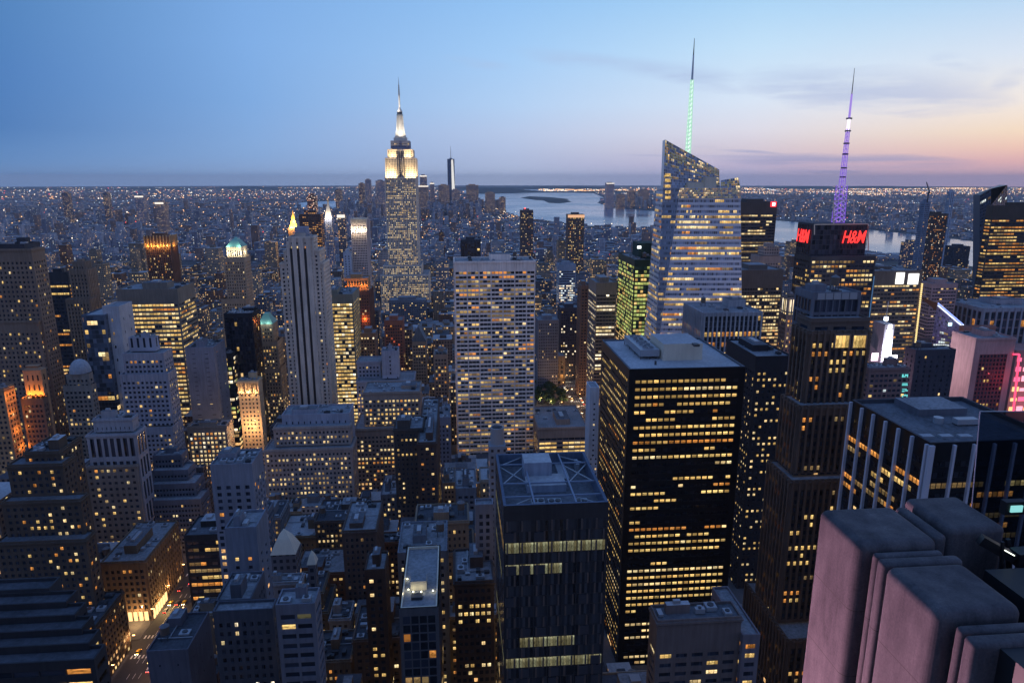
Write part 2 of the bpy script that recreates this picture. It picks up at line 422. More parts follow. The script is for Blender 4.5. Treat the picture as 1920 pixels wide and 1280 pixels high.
def put_windows(root, wins, floors, s, nmax=100):
    g = s['glass']
    if s['lod'] == 2:
        def area(c):
            X, Y, Z = c[1]; d = Y*Y+X*X+(Z-EYE)**2
            return c[3]*c[4]/d*(1 if c[0] == 'front' else .35)*(1.35 if c[5] else 1)*(Y/math.sqrt(d))
        wins = sorted(wins, key=lambda c: -area(c))
        for c in wins[:nmax]:
            f, p, u, ww, wh, kind, k = c
            key = (root.name, f, round(ww, 2), round(wh, 2), kind, k)
            if key not in PAIRS:
                mb = MB(); U, V = rng.randrange(900), rng.randrange(900)
                mb.face([(0, 0, 0), (u[0]*ww, u[1]*ww, 0), (u[0]*ww, u[1]*ww, wh), (0, 0, wh)], lit(kind) if kind else glass_dark(g),
                        [(U, V), (U+s['panes'], V), (U+s['panes'], V+.999), (U, V+.999)])
                o = mb.build('window', root, (0, 0, 0)); o.location = [p[i]-root.location[i] for i in range(3)]; PAIRS[key] = o
            else:
                o = PAIRS[key].copy(); scene.collection.objects.link(o); o.location = [p[i]-root.location[i] for i in range(3)]
        rest = wins[nmax:]
        if rest:
            mb = MB()
            for c in rest: winquad(mb, c, s)
            tag(mb.build('window', root), kind='stuff')
    elif s['lod'] == 1:
        for k in sorted(floors, reverse=True):
            for f in ('front', 'right', 'left'):
                cs = [c for c in floors[k] if c[0] == f]
                if cs: window_strip(root, cs, s)
    else:
        mb = MB()
        for c in wins: winquad(mb, c, s)
        if wins: tag(mb.build('window', root), kind='stuff')
def roof_deck(root, t, z, R_, rc=0, par=1.0, clutter=3, wall=(.3, .28, .27), tank=.3):
    x0, x1, y0, y1 = t; th = .5
    m = ROOF[rc]; wm = wallmat(*wall)
    mb = MB(); zr = z-par
    mb.face([(x0+th, y0+th, zr), (x1-th, y0+th, zr), (x1-th, y1-th, zr), (x0+th, y1-th, zr)], m)
    mb.build('roof', root)
    mb = MB()
    o_ = [(x0, y0, z), (x1, y0, z), (x1, y1, z), (x0, y1, z)]; i_ = [(x0+th, y0+th, z), (x1-th, y0+th, z), (x1-th, y1-th, z), (x0+th, y1-th, z)]
    mb.ring(o_, i_, wm); mb.ring(i_, [(a, b, zr) for a, b, _ in i_], wm)
    mb.build('parapet', root)
    if y0 < 620 and max(wall) > .055 and wall[0] >= wall[2]*.9 and (x1-x0) > 9:
        mb = MB(); e = .55
        for za, zc, d_ in ((z-1.7, z-.9, e), (z-2.6, z-2.3, e*.5)):
            mb.box(x0-d_, x1+d_, y0-d_, y0-.02, za, zc, wm, bottom=True)
            mb.box(x0-d_, x0-.02, y0-.02, y1, za, zc, wm, bottom=True); mb.box(x1+.02, x1+d_, y0-.02, y1, za, zc, wm, bottom=True)
        mb.build('cornice', root)
    W, D = x1-x0-2, y1-y0-2
    if clutter <= 0 or W < 5 or D < 5: return
    used = []
    def spot(w_, d_):
        for _ in range(12):
            a, b = x0+1+R_.random()*max(.1, W-w_), y0+1+R_.random()*max(.1, D-d_)
            if all(a > q[1]+.3 or a+w_ < q[0]-.3 or b > q[3]+.3 or b+d_ < q[2]-.3 for q in used):
                used.append((a, a+w_, b, b+d_)); return a, b
        return None
    w_, d_ = W*R_.uniform(.25, .5), D*R_.uniform(.3, .55); sp = spot(w_, d_)
    if sp:
        h = R_.uniform(3, 6); mb = MB(); mb.box(sp[0], sp[0]+w_, sp[1], sp[1]+d_, zr, zr+h, wm, ROOF[(rc+1) % 4])
        mb.box(sp[0]+w_*.3, sp[0]+w_*.6, sp[1]+d_*.2, sp[1]+d_*.7, zr+h, zr+h+1.4, METAL); mb.build('penthouse', root)
    for k in range(clutter):
        w_, d_, h = R_.uniform(1.5, 4.5), R_.uniform(1.5, 4), R_.uniform(.9, 2.2)
        if w_ > W*.6 or d_ > D*.6: continue
        sp = spot(w_, d_)
        if not sp: continue
        mb = MB(); a, b = sp
        mb.box(a, a+w_, b, b+d_, zr+.3, zr+h, METAL if R_.random() < .7 else DARKMETAL, bottom=True)
        for lx in (a+.1, a+w_-.3):
            for ly in (b+.1, b+d_-.3): mb.box(lx, lx+.2, ly, ly+.2, zr, zr+.3, DARKMETAL)
        if w_ > 2.2 and d_ > 1.8: mb.cyl(a+w_/2, b+d_/2, zr+h, zr+h+.35, min(w_, d_)*.33, min(w_, d_)*.33, DARKMETAL, 10)
        mb.build('air_handler', root)
    if R_.random() < .5:
        a = y0+R_.uniform(.3, .7)*D; mb = MB(); mb.bar((x0+1.2, a, zr+.5), (x1-1.2, a, zr+.5), .35, METAL); mb.bar((x0+W*.4, a, zr+.5), (x0+W*.4, y1-1, zr+.5), .35, METAL)
        mb.build('duct', root)
    if R_.random() < tank:
        sp = spot(4.2, 4.2)
        if sp: water_tank(root, sp[0]+2.1, sp[1]+2.1, zr)
def water_tank(root, x, y, z, r=1.9, h=3.6, leg=3.0):
    f = MB()
    for a in range(4):
        dx, dy = (r*.7 if a & 1 else -r*.7), (r*.7 if a & 2 else -r*.7); f.box(x+dx-.12, x+dx+.12, y+dy-.12, y+dy+.12, z, z+leg, DARKMETAL)
    f.cyl(x, y, z+leg-.2, z+leg, r*1.05, r*1.05, DARKMETAL, 12)
    f.build('tank_stand', root)
    t = MB(); t.cyl(x, y, z+leg, z+leg+h, r, r*.95, TANKWOOD, 14, False); t.cyl(x, y, z+leg+h, z+leg+h+1.3, r*1.08, .05, plain("tank_roof", (.16, .16, .17), .8), 14)
    t.build('water_tank', root)

HERO = []            # footprints and what the picture sees of each: (x0, x1, y0, y1, z, pxmin, pxmax, ytop, ybottom, short name)
def tier(xL, xR, y, Y, xB=None, dep=None):
    """a block seen with its front from column xL to xR, its near top corner at row y and depth Y; xB: column of the far top corner of its visible side"""
    left = (xL+xR)/2 < 852
    X, _, z = on_y(xR if left else xL, y, Y)
    x0, x1 = x_at(xL, Y, z), x_at(xR, Y, z)
    if dep is None:
        if xB is None: dep = 25
        else: dep = y_at(xB, x1 if left else x0, z)-Y
        dep = max(6, min(90, dep))
    return (x0, x1, Y, Y+dep), z
def tower(label, tiers, s, yb=None, short=None, cat='building', name='office_building', clutter=11, tank=.4, group=None, deck=True, sides=True, note=None):
    """tiers: list of (xL, xR, y, Y, xB or None, dep or None[, style override]); topmost first; each lower one may be wider"""
    # wall colours nearest the terrace are darkened to imitate the dim foreground
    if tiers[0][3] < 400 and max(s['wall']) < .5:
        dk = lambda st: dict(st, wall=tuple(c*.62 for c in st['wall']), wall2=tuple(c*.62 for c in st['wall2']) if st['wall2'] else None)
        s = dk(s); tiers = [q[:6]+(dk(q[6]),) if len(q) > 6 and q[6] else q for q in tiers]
    T = []
    for q in tiers:
        t, z = tier(*q[:4], xB=q[4] if len(q) > 4 else None, dep=q[5] if len(q) > 5 else None)
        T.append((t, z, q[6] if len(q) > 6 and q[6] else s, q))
    bx = (min(t[0][0] for t in T)+max(t[0][1] for t in T))/2; by = min(t[0][2] for t in T)
    root = empty(name, (bx, by, 0), label, cat, group)
    R_ = random.Random(hash((round(bx), round(by))) & 0xffff)
    wall = MB(); wins = []; floors = {}
    for i, (t, z, st, q) in enumerate(T):
        zlow = max([zz for tt, zz, _, _ in T[i+1:] if zz < z and tt[0] <= t[0]+.5 and tt[1] >= t[1]-.5 and tt[2] <= t[2]+.5 and tt[3] >= t[3]-.5] or [0])
        left = (q[0]+q[1])/2 < 852
        yv = yb if yb else 1300
        zv = max(zlow, min(on_y(q[0], yv, t[2])[2], on_y(q[1], yv, t[2])[2])-6)
        fs = ['front', 'right' if left else 'left'] + (['left' if left else 'right'] if False else [])
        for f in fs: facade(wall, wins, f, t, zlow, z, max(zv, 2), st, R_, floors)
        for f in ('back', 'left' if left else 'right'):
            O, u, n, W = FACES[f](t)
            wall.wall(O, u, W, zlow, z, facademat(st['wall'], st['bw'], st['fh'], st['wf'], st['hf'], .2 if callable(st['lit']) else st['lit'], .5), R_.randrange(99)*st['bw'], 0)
        pxs = [project(t[a], t[b], z)[0] for a in (0, 1) for b in (2, 3)]
        HERO.append((t[0], t[1], t[2], t[3], z, min(pxs), max(pxs), min(project(t[0], t[3], z)[1], project(t[1], t[3], z)[1]), (yb if i == len(T)-1 or True else yb) or 1300, short if i == 0 else None))
    wall.build('wall', root)
    put_windows(root, wins, floors, s)
    if deck:
        for i, (t, z, st, q) in enumerate(T):
            up = [tt for tt, zz, _, _ in T[:i] if zz > z]
            near = t[2] < 700
            roof_deck(root, t, z, R_, s['rc'], clutter=0 if (up or not near) else clutter, wall=st['wall'], tank=tank if not up else 0)
            if not near and not up and s['lod'] < 3:
                mb = MB(); w_, d_ = (t[1]-t[0]), (t[3]-t[2])
                mb.box(t[0]+w_*.25, t[1]-w_*.3, t[2]+d_*.25, t[3]-d_*.2, z-1, z+4, wallmat(*st['wall']), ROOF[0]); mb.build('penthouse', root)
    root['_t'] = 0; del root['_t']
    return root, T

# ------------------------------------------------------------------ ground, water, land beyond
def sheet(name, pts, z, m, kind='structure'):
    mb = MB(); mb.face([(a, b, z) for a, b in pts], m); o = mb.build(name); o['kind'] = kind; return o
m, n, o = new_mat("city_ground"); t = n.n.new('ShaderNodeTexCoord').outputs['Object']
a = n.noise(t, .012, 5); b = n.noise(t, .0011, 4)
f = n.rng(n.m('ADD', n.m('MULTIPLY', a, .6), n.m('MULTIPLY', b, .4)), .35, .65)
principled(n, o, n.mix(f, (.022, .024, .028, 1), (.085, .085, .085, 1)), .9); GROUND = m
sheet('ground', [(33000*cos(i*pi/36), 33000*sin(i*pi/36)) for i in range(72)], 0.0, GROUND)
m, n, o = new_mat("harbour_water"); t = n.n.new('ShaderNodeTexCoord').outputs['Object']
x, y, z = n.sep(t)
nn = n.noise(t, .012, 6, .65)
bp = n.n.new('ShaderNodeBump'); bp.inputs['Strength'].default_value = .12; bp.inputs['Distance'].default_value = 3; n.put(bp.inputs['Height'], nn)
b = principled(n, o, (.10, .19, .30, 1), n.rng(n.noise(t, .0012, 4), .35, .65, .1, .28), spec=1.0); n.l.new(bp.outputs[0], b.inputs['Normal']); WATER = m
def px_poly(pts, Z): return [on_z(a, b, Z)[:2] for a, b in pts]
sheet('water', px_poly([(1790, 560), (1826, 500), (1740, 484), (1640, 477), (1560, 471), (1462, 459), (1390, 449), (1240, 430), (1100, 423), (1030, 416), (985, 409), (950, 399), (925, 383), (880, 368), (862, 356),
      (930, 352.6), (1010, 352.8), (1060, 357), (1110, 361), (1135, 372), (1120, 380), (1150, 390), (1240, 397), (1390, 408), (1462, 414), (1560, 422), (1640, 432), (1730, 441), (1820, 452), (1960, 475), (1960, 560)], .3), .3, WATER)
sheet('river_water', px_poly([(545, 391), (640, 392), (716, 384), (716, 377), (640, 376), (560, 380)], .3), .3, WATER)
sheet('distant_water', px_poly([(1400, 361.5), (1640, 363), (1830, 366), (1640, 360.5), (1480, 359)], .3), .3, WATER)
LAND = wallmat(.05, .06, .055, .95, .5)
for pts in ([(976, 371), (990, 368), (1030, 370), (1068, 374), (1050, 377), (1005, 375)], [(1020, 376), (1060, 374.5), (1072, 378), (1050, 381), (1028, 380)]):
    P_ = px_poly(pts, 2); cxx = sum(p[0] for p in P_)/len(P_); cyy = sum(p[1] for p in P_)/len(P_)
    mb = MB(); k = 14; R1 = random.Random(len(pts)+int(cxx))
    top = [(cxx+(a-cxx)*.9, cyy+(b-cyy)*.9, 4+R1.random()*6) for a, b in P_]
    mb.ring([(a, b, .2) for a, b in P_], top, LAND); mb.face(top, LAND)
    o = mb.build('island'); o['kind'] = 'structure'
# low hills round the horizon
def hills(name, y0, segs, amp, seed):
    R_ = random.Random(seed); mb = MB(); pts = []
    n_ = 90
    for i in range(n_+1):
        px = segs[0]+(segs[1]-segs[0])*i/n_
        h = amp*(.45+.35*sin(px*.011+seed)+.25*sin(px*.031+seed*2)+.12*R_.random())
        X = x_at(px, y0, 0); pts.append((X, y0*(1+.04*sin(px*.02)), max(4, h)))
    for i in range(n_):
        a, b = pts[i], pts[i+1]
        mb.face([(a[0], a[1]-900, 0), (b[0], b[1]-900, 0), b, a], LAND); mb.face([a, b, (b[0], b[1]+1500, 0), (a[0], a[1]+1500, 0)], LAND)
    o = mb.build(name); o['kind'] = 'structure'
hills('hills', 19500, (-300, 2300), 85, 3)
hills('hills', 14500, (890, 1240), 105, 5)

# streets and avenues of the near grid
AVE = [-1010, -735, -595, -463, -318, -173, 141, 405, 690, 960, 1230]
STREETS = [28+80.5*i for i in range(0, 40)]
ASPH = wallmat(.045, .047, .052, .8, .3); WALK = wallmat(.11, .11, .115, .9, .3); PAINT = plain("road_paint", (.7, .7, .66), .7)
mb = MB()
for X in AVE: mb.face([(X-9, -50, .12), (X+9, -50, .12), (X+9, 3200, .12), (X-9, 3200, .12)], ASPH)
mb.build('road')['kind'] = 'structure'
mb = MB()
for Y in STREETS: mb.face([(-1100, Y-5.5, .125), (1300, Y-5.5, .125), (1300, Y+5.5, .125), (-1100, Y+5.5, .125)], ASPH)
mb.build('street')['kind'] = 'structure'
mb = MB()
for X in AVE:
    for lx in (-3, 0, 3):
        for k in range(0, 1500, 12): mb.face([(X+lx-.1, k, .13), (X+lx+.1, k, .13), (X+lx+.1, k+4, .13), (X+lx-.1, k+4, .13)], PAINT)
for X in (-173, 141):
    for Y in STREETS[:14]:
        for k in range(-8, 9, 2):
            for sgn in (-1, 1): mb.face([(X+k*1.0-.4, Y+sgn*8.5-1.4, .13), (X+k+.4, Y+sgn*8.5-1.4, .13), (X+k+.4, Y+sgn*8.5+1.4, .13), (X+k-.4, Y+sgn*8.5+1.4, .13)], PAINT)
mb.build('road_markings')['kind'] = 'structure'
mb = MB()
for i in range(len(AVE)-1):
    for j in range(20):
        x0, x1, y0, y1 = AVE[i]+10, AVE[i+1]-10, STREETS[j]+6.5, STREETS[j+1]-6.5
        mb.box(x0, x1, y0, y1, 0, .24, WALK)
mb.build('pavement')['kind'] = 'structure'

# ------------------------------------------------------------------ the large towers, one by one
YEL = (('yellow', 6), ('warm', 3), ('orange', 1), ('dim', 2)); MIX = (('yellow', 4), ('warm', 4), ('orange', 2), ('dim', 4), ('white', 1))
brown = (.20, .165, .15); tan = (.34, .29, .25); lime = (.42, .40, .39); grey = (.27, .27, .29); dark = (.035, .037, .045); white = (.62, .62, .64); brick = (.17, .09, .075)
tower("massive brown brick tower with scattered lit windows and flat dark machine house", [(-20, 45, 457, 546, None, 20, S(fh=9, lit=0, wall=(.05, .05, .06), top=30)), (-70, 58, 466, 540, 83), (-90, 70, 600, 536, 98)],
      S(fh=3.6, bw=3.1, wf=.42, hf=.5, wall=brown, lit=.14, row=.35, lod=2, top=9), yb=840, short="the massive brown brick tower")
tower("dark glass tower striped with orange lit floors behind the massive brown tower", [(88, 126, 511, 700, 133)], S(bw=5, wf=.94, hf=.5, wall=dark, lit=.3, row=.75, run=.7, pal=(('orange', 5), ('yellow', 2)), panes=3, top=8), yb=690, short="the orange striped dark tower")
tower("brown setback tower with a crown of stone pinnacles", [(134, 158, 490, 652, 170, None), (128, 163, 505, 646, 180), (122, 168, 560, 640, 184)], S(fh=3.6, bw=2.6, wf=.4, wall=(.24, .20, .18), lit=.14, pier=.5, row=.5), yb=720, short="the pinnacled brown tower")
tower("dim blue grey glass office block with a few lit floors below a sloping roof", [(152, 196, 590, 560, None, 34)], S(bw=2.8, wf=.96, hf=.92, fh=3.7, rec=.05, wall=(.10, .13, .18), glass=(.05, .07, .10), lit=.10, row=.7, run=.6, top=1, rc=2), yb=745, short="the sloping glass block", clutter=0)
tower("tall blank pale slab with small square openings down its west side", [(191, 222, 574, 565, 247)], S(fh=11, bw=9, wf=.12, hf=.22, wall=(.44, .46, .50), lit=.04, top=6, lod=1), yb=750, short="the blank pale slab", clutter=0)
tower("broad flat roofed office block with rows of yellow ribbon windows and banded dark top", [(217, 332, 541, 625, 364)],
      S(fh=3.9, bw=3.2, wf=.9, hf=.5, wall=(.20, .19, .19), lit=.82, row=.4, run=.5, top=13, pal=(('yellow', 8), ('orange', 2), ('warm', 2)), lod=1, rc=0), yb=760, short="the broad yellow ribbon block", clutter=5)
gold, gT = tower("brown tower with its top floors floodlit gold", [(270, 318, 443, 980, 331)], S(bw=2.6, wall=(.18, .10, .075), lit=.3, wf=.45, pier=.5, top=14), yb=525, short="the gold topped brown tower")
green, nT = tower("slender stone tower with a floodlit crown under a green pyramid roof", [(424, 452, 463, 788, 463, None, S(bw=2.5, top=3, wf=.4, lit=0, wall=(.5, .46, .38), fh=9, hf=.8)), (419, 458, 482, 782, 469), (414, 462, 560, 779, 475)],
      S(fh=3.5, bw=2.6, wf=.4, wall=tan, lit=.14, row=.2, top=5), yb=600, short="the green pyramid topped tower", deck=False)
tower("black boxy tower with pale louvre strips up its west edge", [(419, 472, 587, 600, 486)], S(bw=2.4, wf=.8, hf=.9, wall=(.02, .022, .03), lit=.03, glass=(.01, .012, .02), rec=.1), yb=690, short="the black boxy tower")
green2, n2T = tower("stone tower below a small green mansard roof", [(483, 511, 607, 655, 520), (479, 520, 640, 650, 530), (474, 526, 690, 646, 536)], S(fh=3.5, bw=2.6, wf=.42, wall=tan, lit=.3, row=.2), yb=745, short="the small green roofed tower", deck=False)
# the pale setback tower with three dark vertical stripes
five, fT = tower("pale limestone setback tower with three dark vertical stripes", [(540, 587, 443, 590.5, 589, 18), (531, 598, 468, 592, None, 26), (524, 606, 492, 594, None, 30)],
      S(fh=3.5, bw=3.4, wf=.42, hf=.5, wall=(.56, .54, .55), lit=.10, row=.1, lod=2, top=4), yb=760, short="the striped limestone tower", clutter=2)
tower("black sided office block with continuous bright yellow floors beside the striped tower", [(600, 661, 551, 680, 673)], S(fh=3.8, bw=3, wf=.94, hf=.58, wall=(.22, .22, .2), lit=.93, row=.3, pal=(('yellow', 6), ('warm', 3), ('white', 1)), lod=1, top=9), yb=800, short="the bright yellow ribbon block")
orng, oT = tower("brick tower with two tiers of orange floodlit arcades at its top", [(645, 690, 521, 832, 694, None, S(bw=3.2, fh=9, wf=.6, hf=.7, wall=(.4, .25, .14), lit=0, top=2)), (643, 692, 546, 830, 700)], S(bw=2.8, wall=brick, lit=.12, pier=.3), yb=690, short="the orange crowned brick tower")
pale, pT = tower("pale lavender residential tower with a fluted crown lit white", [(657, 687, 417, 1010, 692, None), ], S(fh=3.6, bw=2.4, wf=.5, hf=.5, wall=(.58, .53, .58), lit=.04, pier=.5, pw=.7, top=3, ptop=-4), yb=520, short="the pale fluted tower")
tower("plain blue grey slab joined to the pale fluted tower", [(643, 658, 473, 1000, None, 20)], S(wall=(.45, .50, .58), lit=.02, bw=4, wf=.3), yb=520)
tower("wide white gridded office tower with dark glass floors glowing yellow", [(851, 1004, 490, 597, None, 36)],
      S(fh=3.85, bw=3.45, wf=.94, hf=.56, wall=(.86, .80, .84), lit=.44, row=.3, run=.35, top=8.5, edge=.8, rec=.9, lod=2, pier=.45, pw=1.0, every=3, span=.2, glass=(.010, .011, .016), pal=(('yellow', 4), ('warm', 1), ('orange', 2), ('dim', 7))), yb=852, short="the wide white gridded tower", clutter=8)
tower("dark tower with white vertical stripes peeping over the wide white gridded tower", [(864, 901, 449, 1150, None, 25)], S(wall=(.05, .055, .07), bw=5.5, wf=.8, hf=.95, lit=.02, pier=.4, pw=1.3, wall2=(.04, .04, .05)), yb=487, short="the striped dark tower")
tower("slim riverside tower with a glowing peach crown", [(1065, 1096, 402, 1500, None, 25)], S(wall=(.16, .13, .13), bw=3.5, lit=.3, top=3), yb=490, short="the peach crowned tower")
tower("plain brown high rise carrying a red beacon", [(976, 1000, 394, 1900, None, 22)], S(wall=(.14, .11, .12), bw=4, lit=.2), yb=480, short="the red beacon tower")
grn, gnT = tower("green glass office tower with brightly lit floors", [(1190, 1238, 487, 651, 1160, None)], S(fh=3.9, bw=3, wf=.92, hf=.62, rec=.1, wall=(.012, .045, .03), glass=(.01, .05, .035), lit=.72, row=.5, pal=(('green', 7), ('yellow', 2)), top=6, lod=1, wrough=.4), yb=635, short="the green glass tower")
tower("dark office tower with a small lit red sign at its top corner", [(1388, 1458, 379, 900, None, 35)], S(fh=4, bw=4, wf=.94, hf=.45, wall=(.10, .085, .09), lit=.5, row=.75, run=.6, pal=(('warm', 5), ('dim', 4)), top=16), yb=505, short="the dark tower with the red sign")
tower("ribbed office block with bands of warm light under a dark louvred top", [(1392, 1470, 506, 700, None, 40)], S(fh=3.9, bw=3, wf=.95, hf=.5, wall=(.16, .15, .16), lit=.75, row=.6, run=.4, pal=(('warm', 6), ('dim', 3)), top=19, pier=.25, pw=.4), yb=610, short="the louvre topped block")
tower("stepped pinkish stone tower before the dark tower with the red sign", [(1434, 1462, 463, 806, None, 18), (1425, 1466, 480, 800, None, 26)], S(wall=(.36, .30, .31), bw=3, wf=.4, lit=.12, top=8), yb=506)
tower("square office block with tall white fins and orange lit lower floors", [(1319, 1431, 586, 480, 1283, None)], S(fh=3.9, bw=3.4, wf=.66, hf=.86, wall=(.36, .37, .40), wall2=(.12, .13, .15), pier=.9, pw=1.0, lit=lambda j, ny, f: .92 if j in (3, 5) else .02, top=3, pal=(('orange', 4), ('yellow', 3)), lod=1), yb=645, short="the white finned block", clutter=7)
tower("narrow building with glowing white vertical fins left of the ribbed tower crown", [(1478, 1508, 558, 560, 1466, None, S(fh=12, bw=3.2, wf=.55, hf=.9, wall=(.22, .2, .2), lit=1.0, row=0, top=1, pal=(('white', 1), ('warm', 1)))), (1475, 1510, 590, 556, 1462, None)], S(wall=(.17, .14, .14), lit=.35, bw=3), yb=680)
edge_, eg = tower("brick tower cut by the left edge with its west wall floodlit amber", [(-70, 6, 728, 470, 26)], S(wall=(.36, .24, .16), lit=.12, bw=3), yb=860)
t, z, _, _ = eg[0]
for k in range(4): lamp('floodlight', 'POINT', (t[1]+3, t[2]+1+k*2.5, z-6-k*13), 1500, (1, .36, .06), edge_)
# towers behind the park
tower("dark residential tower with a few white lit windows beyond the park", [(1051, 1088, 577, 850, None, 25)], S(wall=(.06, .055, .07), lit=.18, pal=(('white', 1), ('yellow', 1))), yb=665)
tower("grey ribbed tower beyond the park beside the wide gridded tower", [(1009, 1048, 600, 800, None, 25)], S(wall=(.24, .24, .27), bw=2.2, wf=.45, lit=.03, pier=.5), yb=668)
tower("slim brown shaft beside the building with bright white floors", [(1089, 1104, 535, 780, None, 22)], S(wall=(.20, .13, .11), lit=.05, bw=3), yb=680)
tower("grey office building with a column of bright white ribbon windows", [(1118, 1157, 530, 700, 1104, None)], S(fh=3.8, bw=3.2, wf=.95, hf=.5, wall=(.24, .21, .21), lit=lambda j, ny, f: .95 if j in (3, 4) else .35, run=.8, pal=(('white', 5), ('warm', 2)), top=12), yb=690, short="the white ribbon building")
tower("pale blue office slab with white lit ribbon floors at its foot", [(1048, 1080, 496, 1100, None, 25)], S(fh=3.9, bw=3, wf=.95, hf=.5, wall=(.33, .38, .46), lit=lambda j, ny, f: .1 if j < 6 else .7, pal=(('cool', 3), ('white', 3)), top=10), yb=560)
tower("red brick building with an orange lit gridded face", [(720, 755, 600, 760, None, 25)], S(fh=3.6, bw=2.8, wf=.55, wall=(.30, .13, .10), lit=.12, top=5, pal=(('orange', 1), ('red', 1))), yb=658, short="the orange gridded brick building")
tower("stone building with a steep slate roof below the spired skyscraper", [(772, 799, 640, 750, None, 22)], S(wall=(.30, .27, .26), lit=.15), yb=720)
tower("old brown building with a row of white lit attic windows", [(674, 704, 624, 720, None, 22)], S(wall=(.20, .15, .14), lit=lambda j, ny, f: .9 if j == 0 else .1, pal=(('white', 2), ('warm', 1))), yb=675)
tower("long low office block in front of the spired skyscraper", [(729, 799, 562, 1150, None, 30)], S(wall=(.2, .21, .24), lit=.15), yb=600)
tower("slim stone building with a corniced roof left of the wide gridded tower", [(813, 839, 664, 640, None, 24)], S(wall=(.33, .28, .26), lit=.2, bw=2.8, pal=(('orange', 2), ('yellow', 2))), yb=735)
# right hand side
tower("slim grey tower topped by a construction crane", [(1735, 1745, 378, 1250, None, 14)], S(wall=(.22, .26, .34), lit=.03, bw=3), yb=520, short="the crane tower")
tower("unfinished tower with orange lit upper floors beside the crane tower", [(1748, 1778, 401, 1300, None, 25)], S(wall=(.10, .08, .08), lit=.35, bw=3, pal=(('orange', 3), ('white', 1))), yb=525)
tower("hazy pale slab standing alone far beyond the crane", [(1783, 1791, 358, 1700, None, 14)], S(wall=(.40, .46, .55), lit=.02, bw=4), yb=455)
tower("dark slab at the river edge west of the crane", [(1790, 1820, 462, 1500, None, 30)], S(wall=(.03, .035, .05), lit=.06, bw=4), yb=500)
tower("broad dark office tower glowing with gold ribbon floors", [(1863, 1990, 386, 790, 1850, None)], S(fh=4, bw=4.5, wf=.97, hf=.42, wall=(.07, .06, .06), lit=.75, row=.4, run=.6, pal=(('yellow', 5), ('orange', 3), ('dim', 3)), top=16, lod=1), yb=560, short="the gold ribbon tower")
tower("office tower with two brilliant white panels under its roof", [(1641, 1731, 508, 620, None, 40)], S(fh=3.9, bw=3.6, wf=.9, hf=.42, wall=(.15, .13, .13), lit=.5, row=.3, run=.5, top=13, pal=(('dim', 4), ('orange', 2), ('warm', 2)), lod=1), yb=660, short="the white panelled tower")
tower("pink grey office building with a dark upper loggia", [(1749, 1797, 532, 700, None, 25)], S(fh=3.8, wall=(.42, .30, .34), lit=.1, wf=.9, hf=.4), yb=580)
tower("dark concrete block with a flat roof beyond the stepped ribbed tower", [(1718, 1793, 656, 470, 1698, None)], S(wall=(.05, .05, .07), lit=.02, bw=5, wf=.3), yb=745, clutter=2)
tower("low block with turquoise lit sign letters behind the ribbed tower", [(1631, 1706, 690, 440, None, 14)], S(wall=(.20, .14, .16), lit=.15, bw=3.5, wf=.7, pal=(('cool', 1), ('yellow', 1), ('dim', 2))), yb=745, short="the turquoise sign block")
tower("pinkish hotel block with one blank grey side and a dark gridded face", [(1831, 1906, 634, 480, 1786, None)], S(fh=3.3, bw=2.9, wf=.66, hf=.66, wall=(.46, .30, .34), wall2=(.20, .07, .09), lit=.1, top=13, pal=(('yellow', 3), ('orange', 1)), lod=1, edge=6, blankside=True), yb=775, short="the pinkish hotel block", clutter=3)
tower("brown low block with a dark flat roof behind the hotel", [(1808, 1868, 612, 600, 1800, None)], S(wall=(.30, .17, .17), lit=.06), yb=640)
tower("broad block with pale vertical fins along its upper face near the west edge", [(1845, 2000, 578, 680, None, 60)], S(fh=9, bw=7, wf=.6, hf=.8, wall=(.35, .34, .38), wall2=(.16, .12, .16), pier=.6, pw=2, lit=.06), yb=640)
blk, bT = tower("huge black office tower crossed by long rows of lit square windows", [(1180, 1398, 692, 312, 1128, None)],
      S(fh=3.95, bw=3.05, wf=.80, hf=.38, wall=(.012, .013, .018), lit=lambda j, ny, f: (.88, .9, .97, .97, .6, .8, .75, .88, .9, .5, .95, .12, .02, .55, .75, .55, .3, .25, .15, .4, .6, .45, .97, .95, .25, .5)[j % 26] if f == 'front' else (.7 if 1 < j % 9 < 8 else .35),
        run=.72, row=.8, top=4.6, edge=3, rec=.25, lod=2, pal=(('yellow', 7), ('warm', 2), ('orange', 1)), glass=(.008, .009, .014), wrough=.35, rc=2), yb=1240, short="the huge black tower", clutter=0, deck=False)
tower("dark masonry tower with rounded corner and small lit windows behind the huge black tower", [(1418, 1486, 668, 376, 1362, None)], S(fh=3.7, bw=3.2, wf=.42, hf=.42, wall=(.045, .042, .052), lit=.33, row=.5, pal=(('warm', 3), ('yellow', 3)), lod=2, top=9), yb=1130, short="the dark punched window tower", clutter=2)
tower("slim blank white tower wedged against the huge black tower", [(1107, 1124, 726, 432, 1103, 14)], S(fh=3.7, bw=3.4, wf=.3, hf=.35, wall=(.52, .56, .62), lit=.15, top=10), yb=850, short="the slim white tower", clutter=1)
